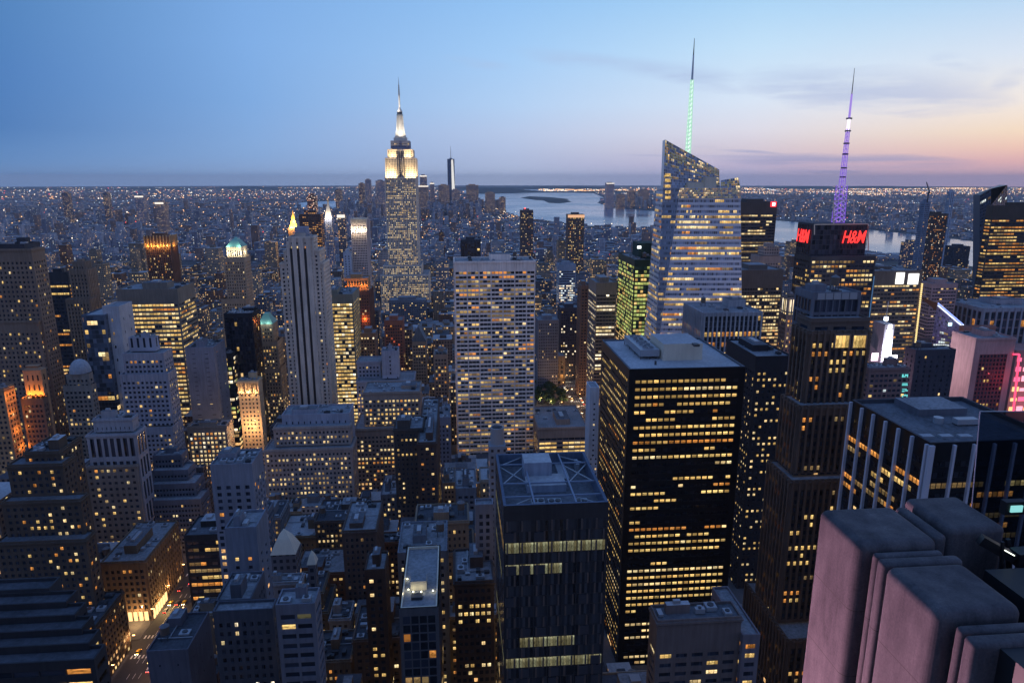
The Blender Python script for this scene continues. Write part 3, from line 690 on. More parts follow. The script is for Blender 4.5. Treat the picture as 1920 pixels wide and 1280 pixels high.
rib, rT = tower("dark stepped stone tower with vertical ribs, open crown and two tall lit windows", [(1525, 1616, 548, 297, None, 17, S(fh=7, bw=3.0, wf=.8, hf=.8, wall=(.26, .27, .32), wall2=(.2, .21, .25), lit=0, top=3)),
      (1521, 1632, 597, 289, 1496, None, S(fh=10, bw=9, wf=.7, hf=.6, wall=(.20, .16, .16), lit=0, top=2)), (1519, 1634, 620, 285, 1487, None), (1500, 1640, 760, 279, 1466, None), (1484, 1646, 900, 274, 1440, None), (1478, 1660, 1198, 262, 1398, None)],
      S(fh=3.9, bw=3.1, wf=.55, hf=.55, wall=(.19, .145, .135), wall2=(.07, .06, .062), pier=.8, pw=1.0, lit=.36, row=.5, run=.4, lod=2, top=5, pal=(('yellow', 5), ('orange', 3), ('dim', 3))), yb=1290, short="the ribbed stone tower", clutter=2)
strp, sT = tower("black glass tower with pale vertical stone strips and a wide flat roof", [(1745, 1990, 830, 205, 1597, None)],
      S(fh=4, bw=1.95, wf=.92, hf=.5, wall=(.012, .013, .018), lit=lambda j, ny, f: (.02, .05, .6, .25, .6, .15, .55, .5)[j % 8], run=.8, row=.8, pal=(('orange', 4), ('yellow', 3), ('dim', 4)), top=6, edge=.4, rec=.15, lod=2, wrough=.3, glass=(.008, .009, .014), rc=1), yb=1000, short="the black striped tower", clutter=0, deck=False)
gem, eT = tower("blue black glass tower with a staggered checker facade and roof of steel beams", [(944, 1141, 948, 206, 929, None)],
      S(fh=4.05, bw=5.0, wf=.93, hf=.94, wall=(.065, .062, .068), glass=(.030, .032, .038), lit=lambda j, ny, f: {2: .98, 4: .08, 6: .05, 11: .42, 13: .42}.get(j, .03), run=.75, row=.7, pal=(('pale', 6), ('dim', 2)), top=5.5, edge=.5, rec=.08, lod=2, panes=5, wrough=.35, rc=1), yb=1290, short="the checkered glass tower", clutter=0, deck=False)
tower("pale windowless fronted block with a lit wing at the foot of the huge black tower", [(1233, 1391, 1163, 208, 1219, None)], S(fh=3.8, bw=6.5, wf=.72, hf=.45, wall=(.25, .22, .25), lit=.2, top=13, pal=(('yellow', 1), ('warm', 1)), lod=1, panes=3, edge=.8, rc=1), yb=1290, short="the blank pale block", clutter=6)
tower("low office wing with orange lit windows beside the blank pale block", [(1393, 1426, 1190, 206, None, 30)], S(fh=3.8, bw=6, wf=.8, hf=.5, wall=(.30, .27, .31), lit=.45, pal=(('orange', 1), ('yellow', 1)), top=3, panes=4, lod=1), yb=1290)
# left foreground
tower("grey stone tower with a columned belvedere above its cornice", [(173, 247, 783, 442, 258, None, S(fh=4, lit=0, wf=.2, wall=(.32, .32, .35), top=5)), (161, 254, 812, 438, 273, None, S(fh=16, bw=4, wf=.55, hf=.8, wall=(.34, .33, .36), lit=0, top=1.5)), (158, 256, 870, 436, 276, None)],
      S(fh=4.3, bw=3.9, wf=.45, hf=.45, wall=(.25, .225, .23), lit=.22, row=.35, lod=2, top=2, pal=YEL), yb=1010, short="the belvedere tower")
tower("grey blue setback tower with a scalloped parapet crown", [(240, 290, 632, 512, 298, None, S(fh=12, bw=4.4, wf=.35, hf=.6, wall=(.33, .34, .40), lit=0, top=8)), (229, 306, 661, 506, 322, None), (224, 314, 700, 502, 330), (222, 322, 800, 498, 342)],
      S(fh=3.6, bw=3.1, wf=.5, hf=.5, wall=(.32, .33, .38), lit=.17, row=.3, lod=2, top=5, pal=YEL, pier=.25), yb=850, short="the scalloped crown tower")
dome, dT = tower("old stone tower under a ribbed grey dome", [(123, 166, 700, 528, 172, None), (117, 170, 722, 522, 180, None)], S(fh=3.6, bw=2.9, wf=.5, wall=(.28, .27, .28), lit=.12, row=.5), yb=850, short="the domed tower", deck=False)
amber, aT = tower("brown brick tower whose columned top is floodlit deep orange", [(42, 76, 694, 486, 81, None, S(fh=7, bw=3, wf=.35, hf=.6, wall=(.42, .26, .16), lit=0, top=2)), (38, 80, 746, 480, 84)], S(bw=2.8, wall=(.17, .11, .09), lit=.14), yb=840, short="the orange lit columned tower", deck=False)
tower("brown brick building with an ornate terrace and penthouse at the left edge", [(45, 110, 845, 356, None, 22), (12, 116, 868, 350, 139), (2, 150, 935, 343, 165), (-10, 160, 1010, 336, 178)], S(fh=3.6, bw=3.3, wf=.45, hf=.5, rc=1, wall=(.14, .11, .10), lit=.26, row=.3, lod=2, top=3, pal=(('warm', 3), ('orange', 3), ('yellow', 3))), yb=1120, short="the ornate brown terraced building")
tower("blank grey wall tower with a glowing glass side", [(346, 400, 650, 560, 421)], S(fh=3.9, bw=12, wf=.25, hf=.12, wall=(.24, .25, .30), lit=.1), yb=760, short="the blank wall tower")
tower("black office cube with glowing yellow floors beside the blank wall tower", [(402, 434, 662, 590, None, 20)], S(fh=4, bw=3.5, wf=.95, hf=.6, wall=(.03, .03, .035), lit=.7, row=.5, pal=(('yellow', 3), ('green', 1), ('white', 1))), yb=800)
cream, cT = tower("cream ornate tower with a brightly lit colonnade at its top", [(445, 484, 712, 540, 491)], S(fh=3.5, bw=2.7, wf=.4, hf=.5, wall=(.55, .43, .30), lit=.12, row=.3, top=11, lod=1), yb=832, short="the cream colonnade tower")
tower("arcaded stone block with every floor lit white behind the white box building", [(350, 424, 797, 520, 436)], S(fh=3.6, bw=3.2, wf=.5, hf=.55, wall=(.27, .24, .23), lit=.85, row=.2, pal=(('warm', 3), ('white', 1), ('orange', 1)), top=5), yb=865, short="the arcaded lit block")
tower("dark banded building stepping back in long terraces", [(286, 340, 852, 470, 352), (284, 352, 880, 463, 366), (282, 366, 905, 456, 382), (280, 376, 935, 449, 392)], S(fh=3.6, bw=2.2, wf=.6, hf=.5, wall=(.14, .15, .19), lit=.04, top=3, span=.3, lod=1), yb=1000, short="the dark terraced building", clutter=2)
tower("boxy white building with roof machinery and a plain west wall", [(393, 472, 868, 330, 492)], S(fh=3.7, bw=4.4, wf=.4, hf=.55, wall=(.38, .39, .46), lit=.22, row=.3, top=11, lod=2, pal=(('orange', 2), ('warm', 2))), yb=975, short="the boxy white building", clutter=10)
tower("beige office block with long even rows of windows and a glazed roof house", [(528, 655, 774, 478, None, 22, S(fh=6, bw=4, wf=.2, lit=0, wall=(.36, .36, .42))), (512, 656, 797, 470, 660), (494, 660, 838, 464, 668)],
      S(fh=3.65, bw=2.75, wf=.45, hf=.5, wall=(.36, .32, .34), lit=lambda j, ny, f: (.12, .7, .2, .3, .15, .75, .8)[j % 7], row=.5, top=3, lod=2, pal=(('warm', 5), ('dim', 4), ('yellow', 2))), yb=930, short="the beige office block", clutter=8)
tower("tan office building with many bright windows right of the beige block", [(680, 787, 733, 524, None, 30), (664, 790, 800, 518, None, 38)], S(fh=3.6, bw=3.0, wf=.5, hf=.5, wall=(.30, .25, .24), lit=.55, row=.6, pal=(('warm', 5), ('yellow', 4), ('orange', 2)), lod=2, top=6), yb=890, short="the tan bright windowed building", clutter=9)
tower("grey stepped building with a blank square tower block on its roof", [(715, 746, 657, 592, None, 16, S(wall=(.36, .37, .43), lit=0, bw=9, wf=.1)), (669, 713, 677, 600, None, 20), (668, 776, 712, 586, None, 30)], S(fh=3.6, bw=2.9, wf=.45, wall=(.33, .32, .36), lit=.22), yb=735, short="the stepped grey building")
tower("dark brick apartment block with roof edges outlined pale", [(738, 793, 802, 424, None, 24)], S(fh=3.4, bw=3.0, wf=.4, hf=.45, wall=(.075, .065, .07), lit=.18, pal=(('warm', 2), ('yellow', 2), ('dim', 2)), lod=2, top=3), yb=935, short="the dark brick apartment block", clutter=4)
tower("narrow dark brick tower with a balcony ledge beside the apartment block", [(783, 818, 828, 404, 824)], S(fh=3.4, bw=3.0, wf=.42, hf=.45, wall=(.085, .06, .06), lit=.2, lod=1, top=3), yb=940, short="the narrow brick tower")
tower("corniced stone building with a dark roof left of the wide gridded tower", [(790, 844, 782, 520, None, 34)], S(fh=3.7, bw=3.0, wf=.42, wall=(.22, .22, .27), lit=.03, top=6), yb=865, short="the corniced stone building", clutter=6)
tower("slim white panelled tower with a roof well and orange lit windows", [(421, 480, 987, 252, 499)], S(fh=3.7, bw=6.2, wf=.3, hf=.42, wall=(.31, .34, .42), lit=.35, row=.1, pal=(('orange', 3), ('yellow', 1)), top=12, lod=2, edge=1), yb=1100, short="the slim white panelled tower", clutter=3)
corner, kT = tower("big corner building on the avenue with a blazing lit shop at street level", [(188, 272, 1050, 374, 333)], S(fh=3.9, bw=3.1, wf=.5, hf=.55, wall=(.26, .20, .16), lit=.12, row=.4, pier=.3, lod=2, top=5, pal=(('warm', 3), ('yellow', 2), ('orange', 2)), rc=0), yb=1230, short="the big avenue corner building", clutter=10)
tower("low dark building with a greenish roof and a pale upper wall beside the avenue", [(274, 352, 1216, 262, None, 26)], S(fh=9, bw=9, wf=.1, hf=.1, wall=(.20, .20, .25), lit=0, rc=3, top=3), yb=1290, clutter=1)
tower("glassy block with gold lit galleries across the avenue from the corner building", [(344, 428, 1000, 366, None, 24)], S(fh=4.4, bw=3.2, wf=.96, hf=.5, wall=(.05, .05, .055), lit=.6, row=.6, run=.6, pal=(('orange', 3), ('yellow', 3), ('dim', 3)), lod=1, rc=1, top=3), yb=1120, short="the gold galleried block", clutter=4)
tower("dark brick block whose avenue side climbs away with rows of lit windows", [(project(-222, 300, 36)[0], project(-184.5, 300, 36)[0], project(-184.5, 300, 36)[1], 300, None, 50)], S(fh=3.7, bw=3.0, wf=.45, hf=.5, wall=(.10, .075, .065), lit=.38, row=.4, top=3, pal=(('orange', 3), ('warm', 3), ('dim', 2)), lod=1, rc=3), yb=1290, short="the brick block on the avenue")
tower("gothic apartment building with small stone gables and few lit windows", [(404, 470, 1122, 222, None, 18), (398, 511, 1140, 216, 516)], S(fh=3.5, bw=2.8, wf=.4, hf=.5, wall=(.15, .16, .20), lit=.06, pal=(('white', 2), ('warm', 1)), lod=1), yb=1290, short="the gothic apartment building", clutter=4)
tower("white building banded with dark window strips beside the gothic apartment building", [(516, 590, 1130, 206, 600)], S(fh=3.7, bw=5, wf=.86, hf=.5, wall=(.27, .28, .34), lit=.1, row=.6, pal=(('yellow', 2), ('pale', 1)), top=3, lod=1), yb=1290, short="the white banded building", clutter=4)
tower("brown corniced hotel with a little white penthouse on its blue roof", [(641, 705, 992, 332, None, 34)], S(fh=3.5, bw=2.7, wf=.42, wall=(.17, .13, .13), lit=.15, lod=1, top=4), yb=1120, short="the corniced brown hotel", clutter=4)
term, mT = tower("dark glass apartment tower with a floodlit white roof terrace", [(748, 822, 1137, 216, 826)], S(fh=3.6, bw=3.2, wf=.85, hf=.85, rec=.1, wall=(.16, .16, .18), glass=(.02, .025, .04), lit=.14, pal=(('orange', 5), ('dim', 3)), top=3, lod=2), yb=1290, short="the tower with the lit roof terrace", clutter=0)
tower("brick apartment house with a blue painted roof", [(683, 722, 1066, 262, 728)], S(fh=3.3, bw=2.8, wf=.45, wall=(.11, .075, .07), lit=.3, pal=(('warm', 3), ('yellow', 2)), lod=1), yb=1290, short="the blue roofed brick house")
tower("dark masonry block with three rows of bright windows next to the checkered tower", [(852, 926, 1090, 254, None, 26)], S(fh=3.6, bw=2.4, wf=.6, hf=.5, wall=(.12, .10, .11), lit=lambda j, ny, f: (.05, .15, .75, .9, .8, .05, .03, .05)[j % 8], pal=(('warm', 4), ('yellow', 3)), lod=1, top=3), yb=1240, short="the bright rowed masonry block")
tower("pale slim building with stacked balconies beside the checkered tower", [(891, 925, 946, 270, 930)], S(fh=3.4, bw=3.3, wf=.45, hf=.6, wall=(.33, .34, .40), lit=.06, lod=1), yb=1030, short="the pale balconied building", clutter=1)
tower("dark terraced office building with low banded setbacks in the bottom corner", [(-40, 92, 1102, 186, 108, None, S(lit=0, fh=20, bw=20, wf=.1, hf=.1, wall=(.06, .065, .08))), (-50, 124, 1128, 180, 136), (-60, 140, 1152, 175, 152), (-70, 153, 1178, 170, 166), (-80, 166, 1205, 165, 180), (-90, 176, 1235, 160, 192)],
      S(fh=3.9, bw=6, wf=.96, hf=.42, wall=(.045, .045, .055), lit=.1, row=.5, run=.7, pal=(('orange', 2), ('yellow', 1)), lod=1, top=1.5, rc=3), yb=1290, short="the dark terraced office building", clutter=2)
tower("wide tan low building with yellow lit lower windows behind the steel beamed roof", [(1009, 1102, 802, 560, None, 60, S(fh=3.9, bw=5, wf=.95, hf=.5, wall=(.40, .30, .27), lit=lambda j, ny, f: .9 if j > 0 else .05, pal=(('yellow', 3), ('warm', 1)), top=9))], S(fh=4, bw=5, wf=.95, hf=.5, wall=(.40, .30, .27), lit=lambda j, ny, f: .9 if j > 0 else .05, pal=(('yellow', 3),), top=9), yb=850, short="the tan low building", clutter=8)
tower("yellow lit classical building at the far side of the park", [(1013, 1060, 668, 830, None, 26)], S(fh=6, bw=5.5, wf=.5, hf=.7, wall=(.34, .28, .20), lit=.25, pal=(('orange', 1), ('yellow', 1)), top=6), yb=715, short="the classical building by the park")

# ------------------------------------------------------------------ pieces that finish those towers
GREENCU = plain("copper_green", (.20, .42, .34), .7)
WHITEST = wallmat(.62, .61, .58, .8, .15)
def led(name, c, st):
    return plain("led_"+name, (.02, .02, .02), .5, emit=c, estr=st)
def pyramid(root, t, z0, z1, m, k=.06, name='roof'):
    x0, x1, y0, y1 = t; cx, cyy = (x0+x1)/2, (y0+y1)/2; mb = MB()
    a = [(x0-.4, y0-.4, z0), (x1+.4, y0-.4, z0), (x1+.4, y1+.4, z0), (x0-.4, y1+.4, z0)]
    b = [(cx+(p[0]-cx)*k, cyy+(p[1]-cyy)*k, z1) for p in a]
    mid = [(cx+(p[0]-cx)*.5, cyy+(p[1]-cyy)*.5, z0+(z1-z0)*.62) for p in a]
    mb.ring(a, mid, m); mb.ring(mid, b, m); mb.face(b, m); mb.face(a[::-1], m)
    return mb.build(name, root)
def top(px, py, t): return on_y(px, py, (t[2]+t[3])/2)[2]
t, z = nT[0][0], nT[0][1]
pyramid(green, t, z, top(440, 444, t), GREENCU)
for f in (-7, 0, 7): lamp('floodlight', 'POINT', ((t[0]+t[1])/2+f, t[2]-3.2, z-7), 2600, (1, .9, .7), green)
lamp('floodlight', 'POINT', (t[1]+3, (t[2]+t[3])/2, z-7), 2600, (1, .9, .7), green)
for q in (-1, 1): lamp('floodlight', 'POINT', ((t[0]+t[1])/2+q*6, t[2]-2.5, z+2), 1500, (.75, 1, .85), green)
t, z = n2T[0][0], n2T[0][1]
pyramid(green2, t, z, top(497, 586, t), GREENCU, .3)
for q in (-5, 3): lamp('floodlight', 'POINT', ((t[0]+t[1])/2+q, t[2]-2.5, z+1.5), 900, (.8, 1, .9), green2)
# gold crown
t, z, _, _ = gT[0]
mb = MB()
for i in range(9):
    X = t[0]+(t[1]-t[0])*i/8; mb.box(X-.7, X+.7, t[2]-1.2, t[2]-.05, z-14, z+1.5, wallmat(.45, .33, .2))
for i in range(6):
    Y = t[2]+(t[3]-t[2])*(i+.5)/6; mb.box(t[1]+.05, t[1]+1.2, Y-.7, Y+.7, z-14, z+1.5, wallmat(.45, .33, .2))
mb.build('crown_fins', gold)
for i in range(5): lamp('floodlight', 'POINT', (t[0]+(t[1]-t[0])*(i+.5)/5, t[2]-2.6, z-13.5), 2800, (1, .55, .12), gold)
lamp('floodlight', 'POINT', (t[1]+2.6, t[2]+8, z-13.5), 2200, (1, .5, .12), gold)
# pale tower crown
t, z, _, _ = pT[0]
mb = MB()
for i in range(12):
    X = t[0]+(t[1]-t[0])*i/11; mb.box(X-.35, X+.35, t[2]-1.1, t[2]-.05, z-2, z+7, WHITEST)
mb.box(t[0]+1, t[1]-1, t[2]+.2, t[3]-2, z-1, z+5, WHITEST)
mb.build('fluted_crown', pale)
for i in range(4): lamp('floodlight', 'POINT', (t[0]+(t[1]-t[0])*(i+.5)/4, t[2]-3.4, z-11), 4200, (1, .86, .62), pale)
# orange arcade tower
t, z, _, _ = oT[0]
for i in range(5): lamp('floodlight', 'POINT', (t[0]+(t[1]-t[0])*(i+.5)/5, t[2]-3, z-9), 1300, (1, .36, .07), orng)
lamp('floodlight', 'POINT', (t[0]+(t[1]-t[0])*.8, t[2]-4, oT[1][1]-34), 5000, (1, .25, .05), orng)
# amber columned top, cream colonnade
t, z, _, _ = aT[0]
for i in range(3): lamp('floodlight', 'POINT', (t[0]+(t[1]-t[0])*(i+.5)/3, t[2]-2.6, aT[1][1]+1.5), 1800, (1, .38, .06), amber)
pyramid(amber, t, z, z+3, wallmat(.3, .2, .14), .7)
t, z, _, _ = cT[0]
mb = MB()
for i in range(9):
    X = t[0]+(t[1]-t[0])*i/8; mb.cyl(X, t[2]-.7, z-10, z-2.4, .4, .36, wallmat(.55, .43, .30), 8)
mb.box(t[0]-.6, t[1]+.6, t[2]-1.3, t[2]-.02, z-2.4, z-.6, wallmat(.55, .43, .30)); mb.box(t[0]-.6, t[1]+.6, t[2]-1.3, t[2]-.02, z-10.8, z-10, wallmat(.55, .43, .30))
mb.build('colonnade', cream)
for i in range(3): lamp('floodlight', 'POINT', (t[0]+(t[1]-t[0])*(i+.5)/3, t[2]-2.6, z-9.4), 1500, (1, .66, .36), cream)
lamp('floodlight', 'POINT', ((t[0]+t[1])/2, t[2]-9, z-38), 14000, (1, .60, .30), cream)
# grey dome
t, z, _, _ = dT[0]; cx, cyy, rr_ = (t[0]+t[1])/2, (t[2]+t[3])/2+2, (t[1]-t[0])/2*.9
mb = MB(); prev = [(cx+rr_*cos(2*pi*i/16), cyy+rr_*sin(2*pi*i/16), z) for i in range(16)]
hh = top(144, 674, t)-z
for k in range(1, 7):
    a = k/6*pi/2*.97; cur = [(cx+rr_*cos(a)*cos(2*pi*i/16), cyy+rr_*cos(a)*sin(2*pi*i/16), z+hh*sin(a)) for i in range(16)]
    mb.ring(prev, cur, wallmat(.38, .40, .44)); prev = cur
mb.face(prev, wallmat(.38, .40, .44)); mb.build('dome', dome)
# dark stripes of the limestone tower: three slots down the shaft
t, z = fT[0][0], fT[0][1]
for px in (546, 559, 572):
    X0, X1 = x_at(px-2.1, t[2]-1, z-12), x_at(px+2.1, t[2]-1, z-12)
    mb = MB(); mb.box(X0, X1, t[2]-.93, t[2]-.02, 60, z-10, plain("slot_black", (.012, .013, .018), .4)); mb.build('dark_slot', five)
for px0, px1 in ((538, 543.7), (548.3, 556.7), (561.3, 569.7), (574.3, 584)):
    X0, X1 = x_at(px0, t[2], z-12), x_at(px1, t[2], z-12)
    mb = MB(); mb.box(X0, X1, t[2]-.9, t[2]-.02, 60, z-(1 if px0 != 538 else 4), wallmat(.56, .54, .55)); mb.build('stone_pier', five)
mb = MB(); mb.box(x_at(555, 600, z), x_at(579, 600, z), 597, 603, z-.5, top(566, 425, (0, 0, 600, 600)), wallmat(.34, .35, .42)); mb.build('penthouse', five)
mb = MB()
for k in (0, 1): mb.bar((t[0]+4, t[2]+2+k*5, z+3.2), (t[1]-3, t[2]+2+k*5, z+3.2), .5, METAL); mb.bar((t[0]+4, t[2]+2+k*5, z-1), (t[0]+4, t[2]+2+k*5, z+3.2), .5, METAL); mb.bar((t[1]-3, t[2]+2+k*5, z-1), (t[1]-3, t[2]+2+k*5, z+3.2), .5, METAL)
mb.build('roof_frame', five)
# roof of the huge black tower
def poly_roof(root, t, z, m, par=.9, wm=None):
    x0, x1, y0, y1 = t; mb = MB(); zr = z-par; th = 1.0
    mb.face([(x0+th, y0+th, zr), (x1-th, y0+th, zr), (x1-th, y1-th, zr), (x0+th, y1-th, zr)], m); mb.build('roof', root)
    mb = MB(); o_ = [(x0, y0, z), (x1, y0, z), (x1, y1, z), (x0, y1, z)]; i_ = [(x0+th, y0+th, z), (x1-th, y0+th, z), (x1-th, y1-th, z), (x0+th, y1-th, z)]
    mb.ring(o_, i_, wm); mb.ring(i_, [(a, b, zr) for a, b, _ in i_], wm); mb.build('parapet', root)
def roofbox(root, name, pxL, pxR, pyb, pyt, zr, dep, m, mt=None, lift=0.0):
    X0, Y0, _ = on_z(pxL, pyb, zr); X1 = x_at(pxR, Y0, zr); zt = on_y(pxL, pyt, Y0)[2]
    mb = MB(); mb.box(X0, X1, Y0, Y0+dep, zr+lift, zt, m, mt, bottom=lift > 0)
    if lift > 0:
        for a in np.linspace(X0+.3, X1-.3, 3):
            for b in np.linspace(Y0+.3, Y0+dep-.3, 4): mb.box(a-.15, a+.15, b-.15, b+.15, zr, zr+lift, DARKMETAL)
    mb.build(name, root); return X0, X1, Y0, zt
t, z, _, _ = bT[0]
poly_roof(blk, t, z, ROOF[2], .8, wallmat(.10, .11, .13))
roofbox(blk, 'penthouse', 1243, 1316, 676, 645, z-.8, 24, WHITEST, ROOF[2])
X0, X1, Y0, zt = roofbox(blk, 'cooling_tower', 1200, 1236, 674, 656, z-.8, 34, METAL, METAL, 1.6)
for k in range(5):
    mb = MB(); yy = Y0+4+k*6.4; xm = (X0+X1)/2; rr_ = min(2.6, (X1-X0)*.4)
    mb.cyl(xm, yy, zt, zt+.7, rr_*1.12, rr_*1.12, METAL, 16, False); mb.cyl(xm, yy, zt+.05, zt+.35, rr_, rr_, DARKMETAL, 16)
    for a in range(4): mb.bar((xm, yy, zt+.5), (xm+rr_*cos(a*pi/2+k), yy+rr_*sin(a*pi/2+k), zt+.5), .3, METAL)
    mb.build('fan', blk)
roofbox(blk, 'roof_hatch', 1228, 1231, 684, 677, z-.8, 1, DARKMETAL); roofbox(blk, 'roof_hatch', 1302, 1312, 650, 646, on_y(1243, 645, on_z(1243, 676, z-.8)[1])[2], 4, DARKMETAL)
# roof and stone strips of the black striped tower
t, z, _, _ = sT[0]
poly_roof(strp, t, z, ROOF[1], 1.6, wallmat(.05, .055, .07))
STRIP = wallmat(.50, .50, .56, .8, .12)
for i in range(7):
    Y = t[2]+.9+(t[3]-t[2]-1.6)*i/6
    mb = MB(); mb.box(t[0]-1.1, t[0]-.02, Y-.45, Y+.45, 4, z-.8, STRIP); mb.build('stone_strip', strp)
for X, wd in [(t[0]+.2, .9)]+[(x_at(p, t[2], z), .42) for p in (1789, 1826, 1864, 1902, 1940, 1978)]:
    mb = MB(); mb.box(X-wd, X+wd, t[2]-1.1, t[2]-.02, 4, z-.8, STRIP); mb.build('stone_strip', strp)
roofbox(strp, 'plinth', 1722, 1812, 781, 768, z-1.6, 15, wallmat(.12, .13, .16), ROOF[0])
roofbox(strp, 'air_handler', 1795, 1834, 799, 787, z-1.6, 3, METAL, METAL, .5)
X, Y, _ = on_z(1764, 795, z-1.6); mb = MB(); mb.cyl(X, Y+1.6, z-1.6, z+.6, 1.7, 1.7, METAL, 18); mb.build('round_tank', strp)
for k in range(3): roofbox(strp, 'skylight', 1730+k*36, 1752+k*36, 822-k*0, 818, z-1.6, 2.4, METAL, ROOF[2])
# beams and boxes on the checkered tower
t, z, _, _ = eT[0]
poly_roof(gem, t, z, ROOF[1], 5.0, wallmat(.10, .13, .19))
BEAM = wallmat(.20, .24, .32, .6, .1)
mb = MB()
for fx in (.02, .3, .7, .98):
    mb.bar((t[0]+(t[1]-t[0])*fx, t[2]+.6, z-.5), (t[0]+(t[1]-t[0])*fx, t[3]-.6, z-.5), .55, BEAM)
mb.build('roof_beams', gem)
mb = MB()
for fy in (.18, .42, .8): mb.bar((t[0]+1, t[2]+(t[3]-t[2])*fy, z-.9), (t[1]-1, t[2]+(t[3]-t[2])*fy, z-.9), .5, BEAM)
for a, b in (((.02, .42), (.3, .8)), ((.3, .42), (.02, .8)), ((.7, .42), (.98, .8)), ((.98, .42), (.7, .8)), ((.02, 0.01), (.3, .18)), ((.98, .01), (.7, .18)), ((.02, .8), (.3, .99)), ((.98, .8), (.7, .99))):
    mb.bar((t[0]+(t[1]-t[0])*a[0], t[2]+(t[3]-t[2])*a[1], z-1.4), (t[0]+(t[1]-t[0])*b[0], t[2]+(t[3]-t[2])*b[1], z-1.4), .35, METAL)
mb.build('cross_bracing', gem)
roofbox(gem, 'penthouse', 988, 1062, 924, 911, z-5, 10, wallmat(.30, .34, .42), ROOF[2]); roofbox(gem, 'lift_house', 983, 1034, 905, 868, z-5, 9, wallmat(.30, .34, .42), ROOF[2])
for k, px in enumerate((1010, 1042, 1092)):
    X, Y, _ = on_z(px, 944, z-3.2); X = max(t[0]+2, X); mb = MB(); mb.box(X-2.3, X+2.3, Y+.3, Y+4.3, z-5, z-3.2, METAL); 
    for q in (-1.1, 1.1): mb.cyl(X+q, Y+2.3, z-3.2, z-2.8, .95, .95, DARKMETAL, 14)
    mb.build('cooling_fan_unit', gem)
roofbox(gem, 'railing_box', 1080, 1086, 885, 870, z-5, 5, METAL); roofbox(gem, 'gangway', 1050, 1068, 902, 897, z-5, 16, METAL)
# the staggered metal panels of its facade
R_ = random.Random(4)
FR = wallmat(.115, .095, .10, .55, .1)
W_ = (t[1]-t[0]); zt_ = z-5.5
mb = MB()
for j in range(24):
    zb_ = zt_-(j+1)*4.05; nb = 7; off = (j % 2)*.5
    for i in range(nb):
        X = t[0]+W_*(i+.18+off)/nb
        if X < t[1]-.7: mb.box(X, X+.55, t[2]-.45, t[2]-.12, zb_+.1, zb_+3.95, FR)
mb.build('metal_fins', gem)
mb = MB()
for j in range(1, 25, 1):
    if j % 3 == 1 or j > 12:
        for i in range(7):
            if R_.random() < .35: X = t[0]+W_*i/7+R_.uniform(.2, 1); zb_ = zt_-(j+1)*4.05; mb.box(X, X+3.6, t[2]-.35, t[2]-.1, zb_+.3, zb_+3.6, plain("checker_panel", (.06, .062, .075), .3, .2))
mb.build('checker_panels', gem)
# lit crown windows of the ribbed tower, fins of the columned crown
t, z, _, _ = rT[2]
for a, b in ((1558, 1584), (1591, 1615)):
    X0, X1 = x_at(a, t[2]-.9, 168), x_at(b, t[2]-.9, 168); z0, z1 = on_y(a, 651, t[2])[2], on_y(a, 628, t[2])[2]
    mb = MB(); U = 50+a; mb.face([(X0, t[2]-.96, z0), (X1, t[2]-.96, z0), (X1, t[2]-.96, z1), (X0, t[2]-.96, z1)], lit('yellow'), [(U, 3), (U+4, 3), (U+4, 3.99), (U, 3.99)])
    mb.build('tall_window', rib)
    mb = MB(); mb.box(X0-.5, X0, t[2]-1.5, t[2]-.5, z0-.5, z1+.5, wallmat(.2, .16, .16)); mb.box(X1, X1+.5, t[2]-1.5, t[2]-.5, z0-.5, z1+.5, wallmat(.2, .16, .16)); mb.box(X0, X1, t[2]-1.5, t[2]-.5, z1, z1+.5, wallmat(.2, .16, .16)); mb.build('window_surround', rib)
t, z, _, _ = rT[0]
mb = MB(); Z = z-2
for i in range(5):
    X0 = t[0]+2+(t[1]-t[0]-4)*i/5; mb.box(X0+.2, X0+(t[1]-t[0]-4)/5-.2, t[2]-.3, t[2]-.03, z-3.4, z-.4, METAL)
mb.build('vent_panels', rib)
# terrace lamps on the lit roof terrace
t, z, _, _ = mT[0]
poly_roof(term, t, z, ROOF[2], 1.2, WHITEST)
roofbox(term, 'lift_house', 770, 800, 1108, 1090, z-1.2, 6, WHITEST, ROOF[0])
roofbox(term, 'sunbed_platform', 771, 792, 1126, 1120, z-1.2, 3, DARKMETAL)
for px, py in ((753, 1118), (766, 1108), (775, 1112), (790, 1112), (812, 1110), (764, 1088)):
    X, Y, _ = on_z(px, py, z-1.2); lamp('terrace_light', 'POINT', (X, Y, z+.4), 60, (1, .93, .62), term)
    mb = MB(); mb.cyl(X, Y, z-1.2, z-.6, .12, .12, DARKMETAL, 6); mb.cyl(X, Y, z-.6, z-.2, .28, .2, led("terrace", (1, .95, .6), 5), 8); mb.build('terrace_lamp', term)
# small lit red sign, roof screens, white panels, LED strips
def panel(name, root, px0, px1, py0, py1, Y, m, thick=.6):
    z0, z1 = on_y(px0, py1, Y)[2], on_y(px0, py0, Y)[2]; mb = MB(); mb.box(x_at(px0, Y, z1), x_at(px1, Y, z1), Y-thick, Y-.02, z0, z1, m, bottom=True)
    return mb.build(name, root)
def find(label): return next(o for o in scene.objects if o.get('label', '').startswith(label))
r_ = find("dark office tower with a small lit red"); panel('sign', r_, 1445, 1456, 378, 388, 900, led("logo_red", (1, .03, .04), 1.6)); panel('sign', r_, 1448.5, 1453.5, 380, 386, 899, led("logo_white", (1, .8, .8), 3))
r_ = find("office tower with two brilliant")
panel('lit_panel', r_, 1681, 1696, 511, 532, 620, led("panel_white", (1, 1, .95), 2.2)); panel('lit_panel', r_, 1704, 1723, 513, 533, 620, led("panel_white", (1, 1, .95), 2.2))
mb = MB()
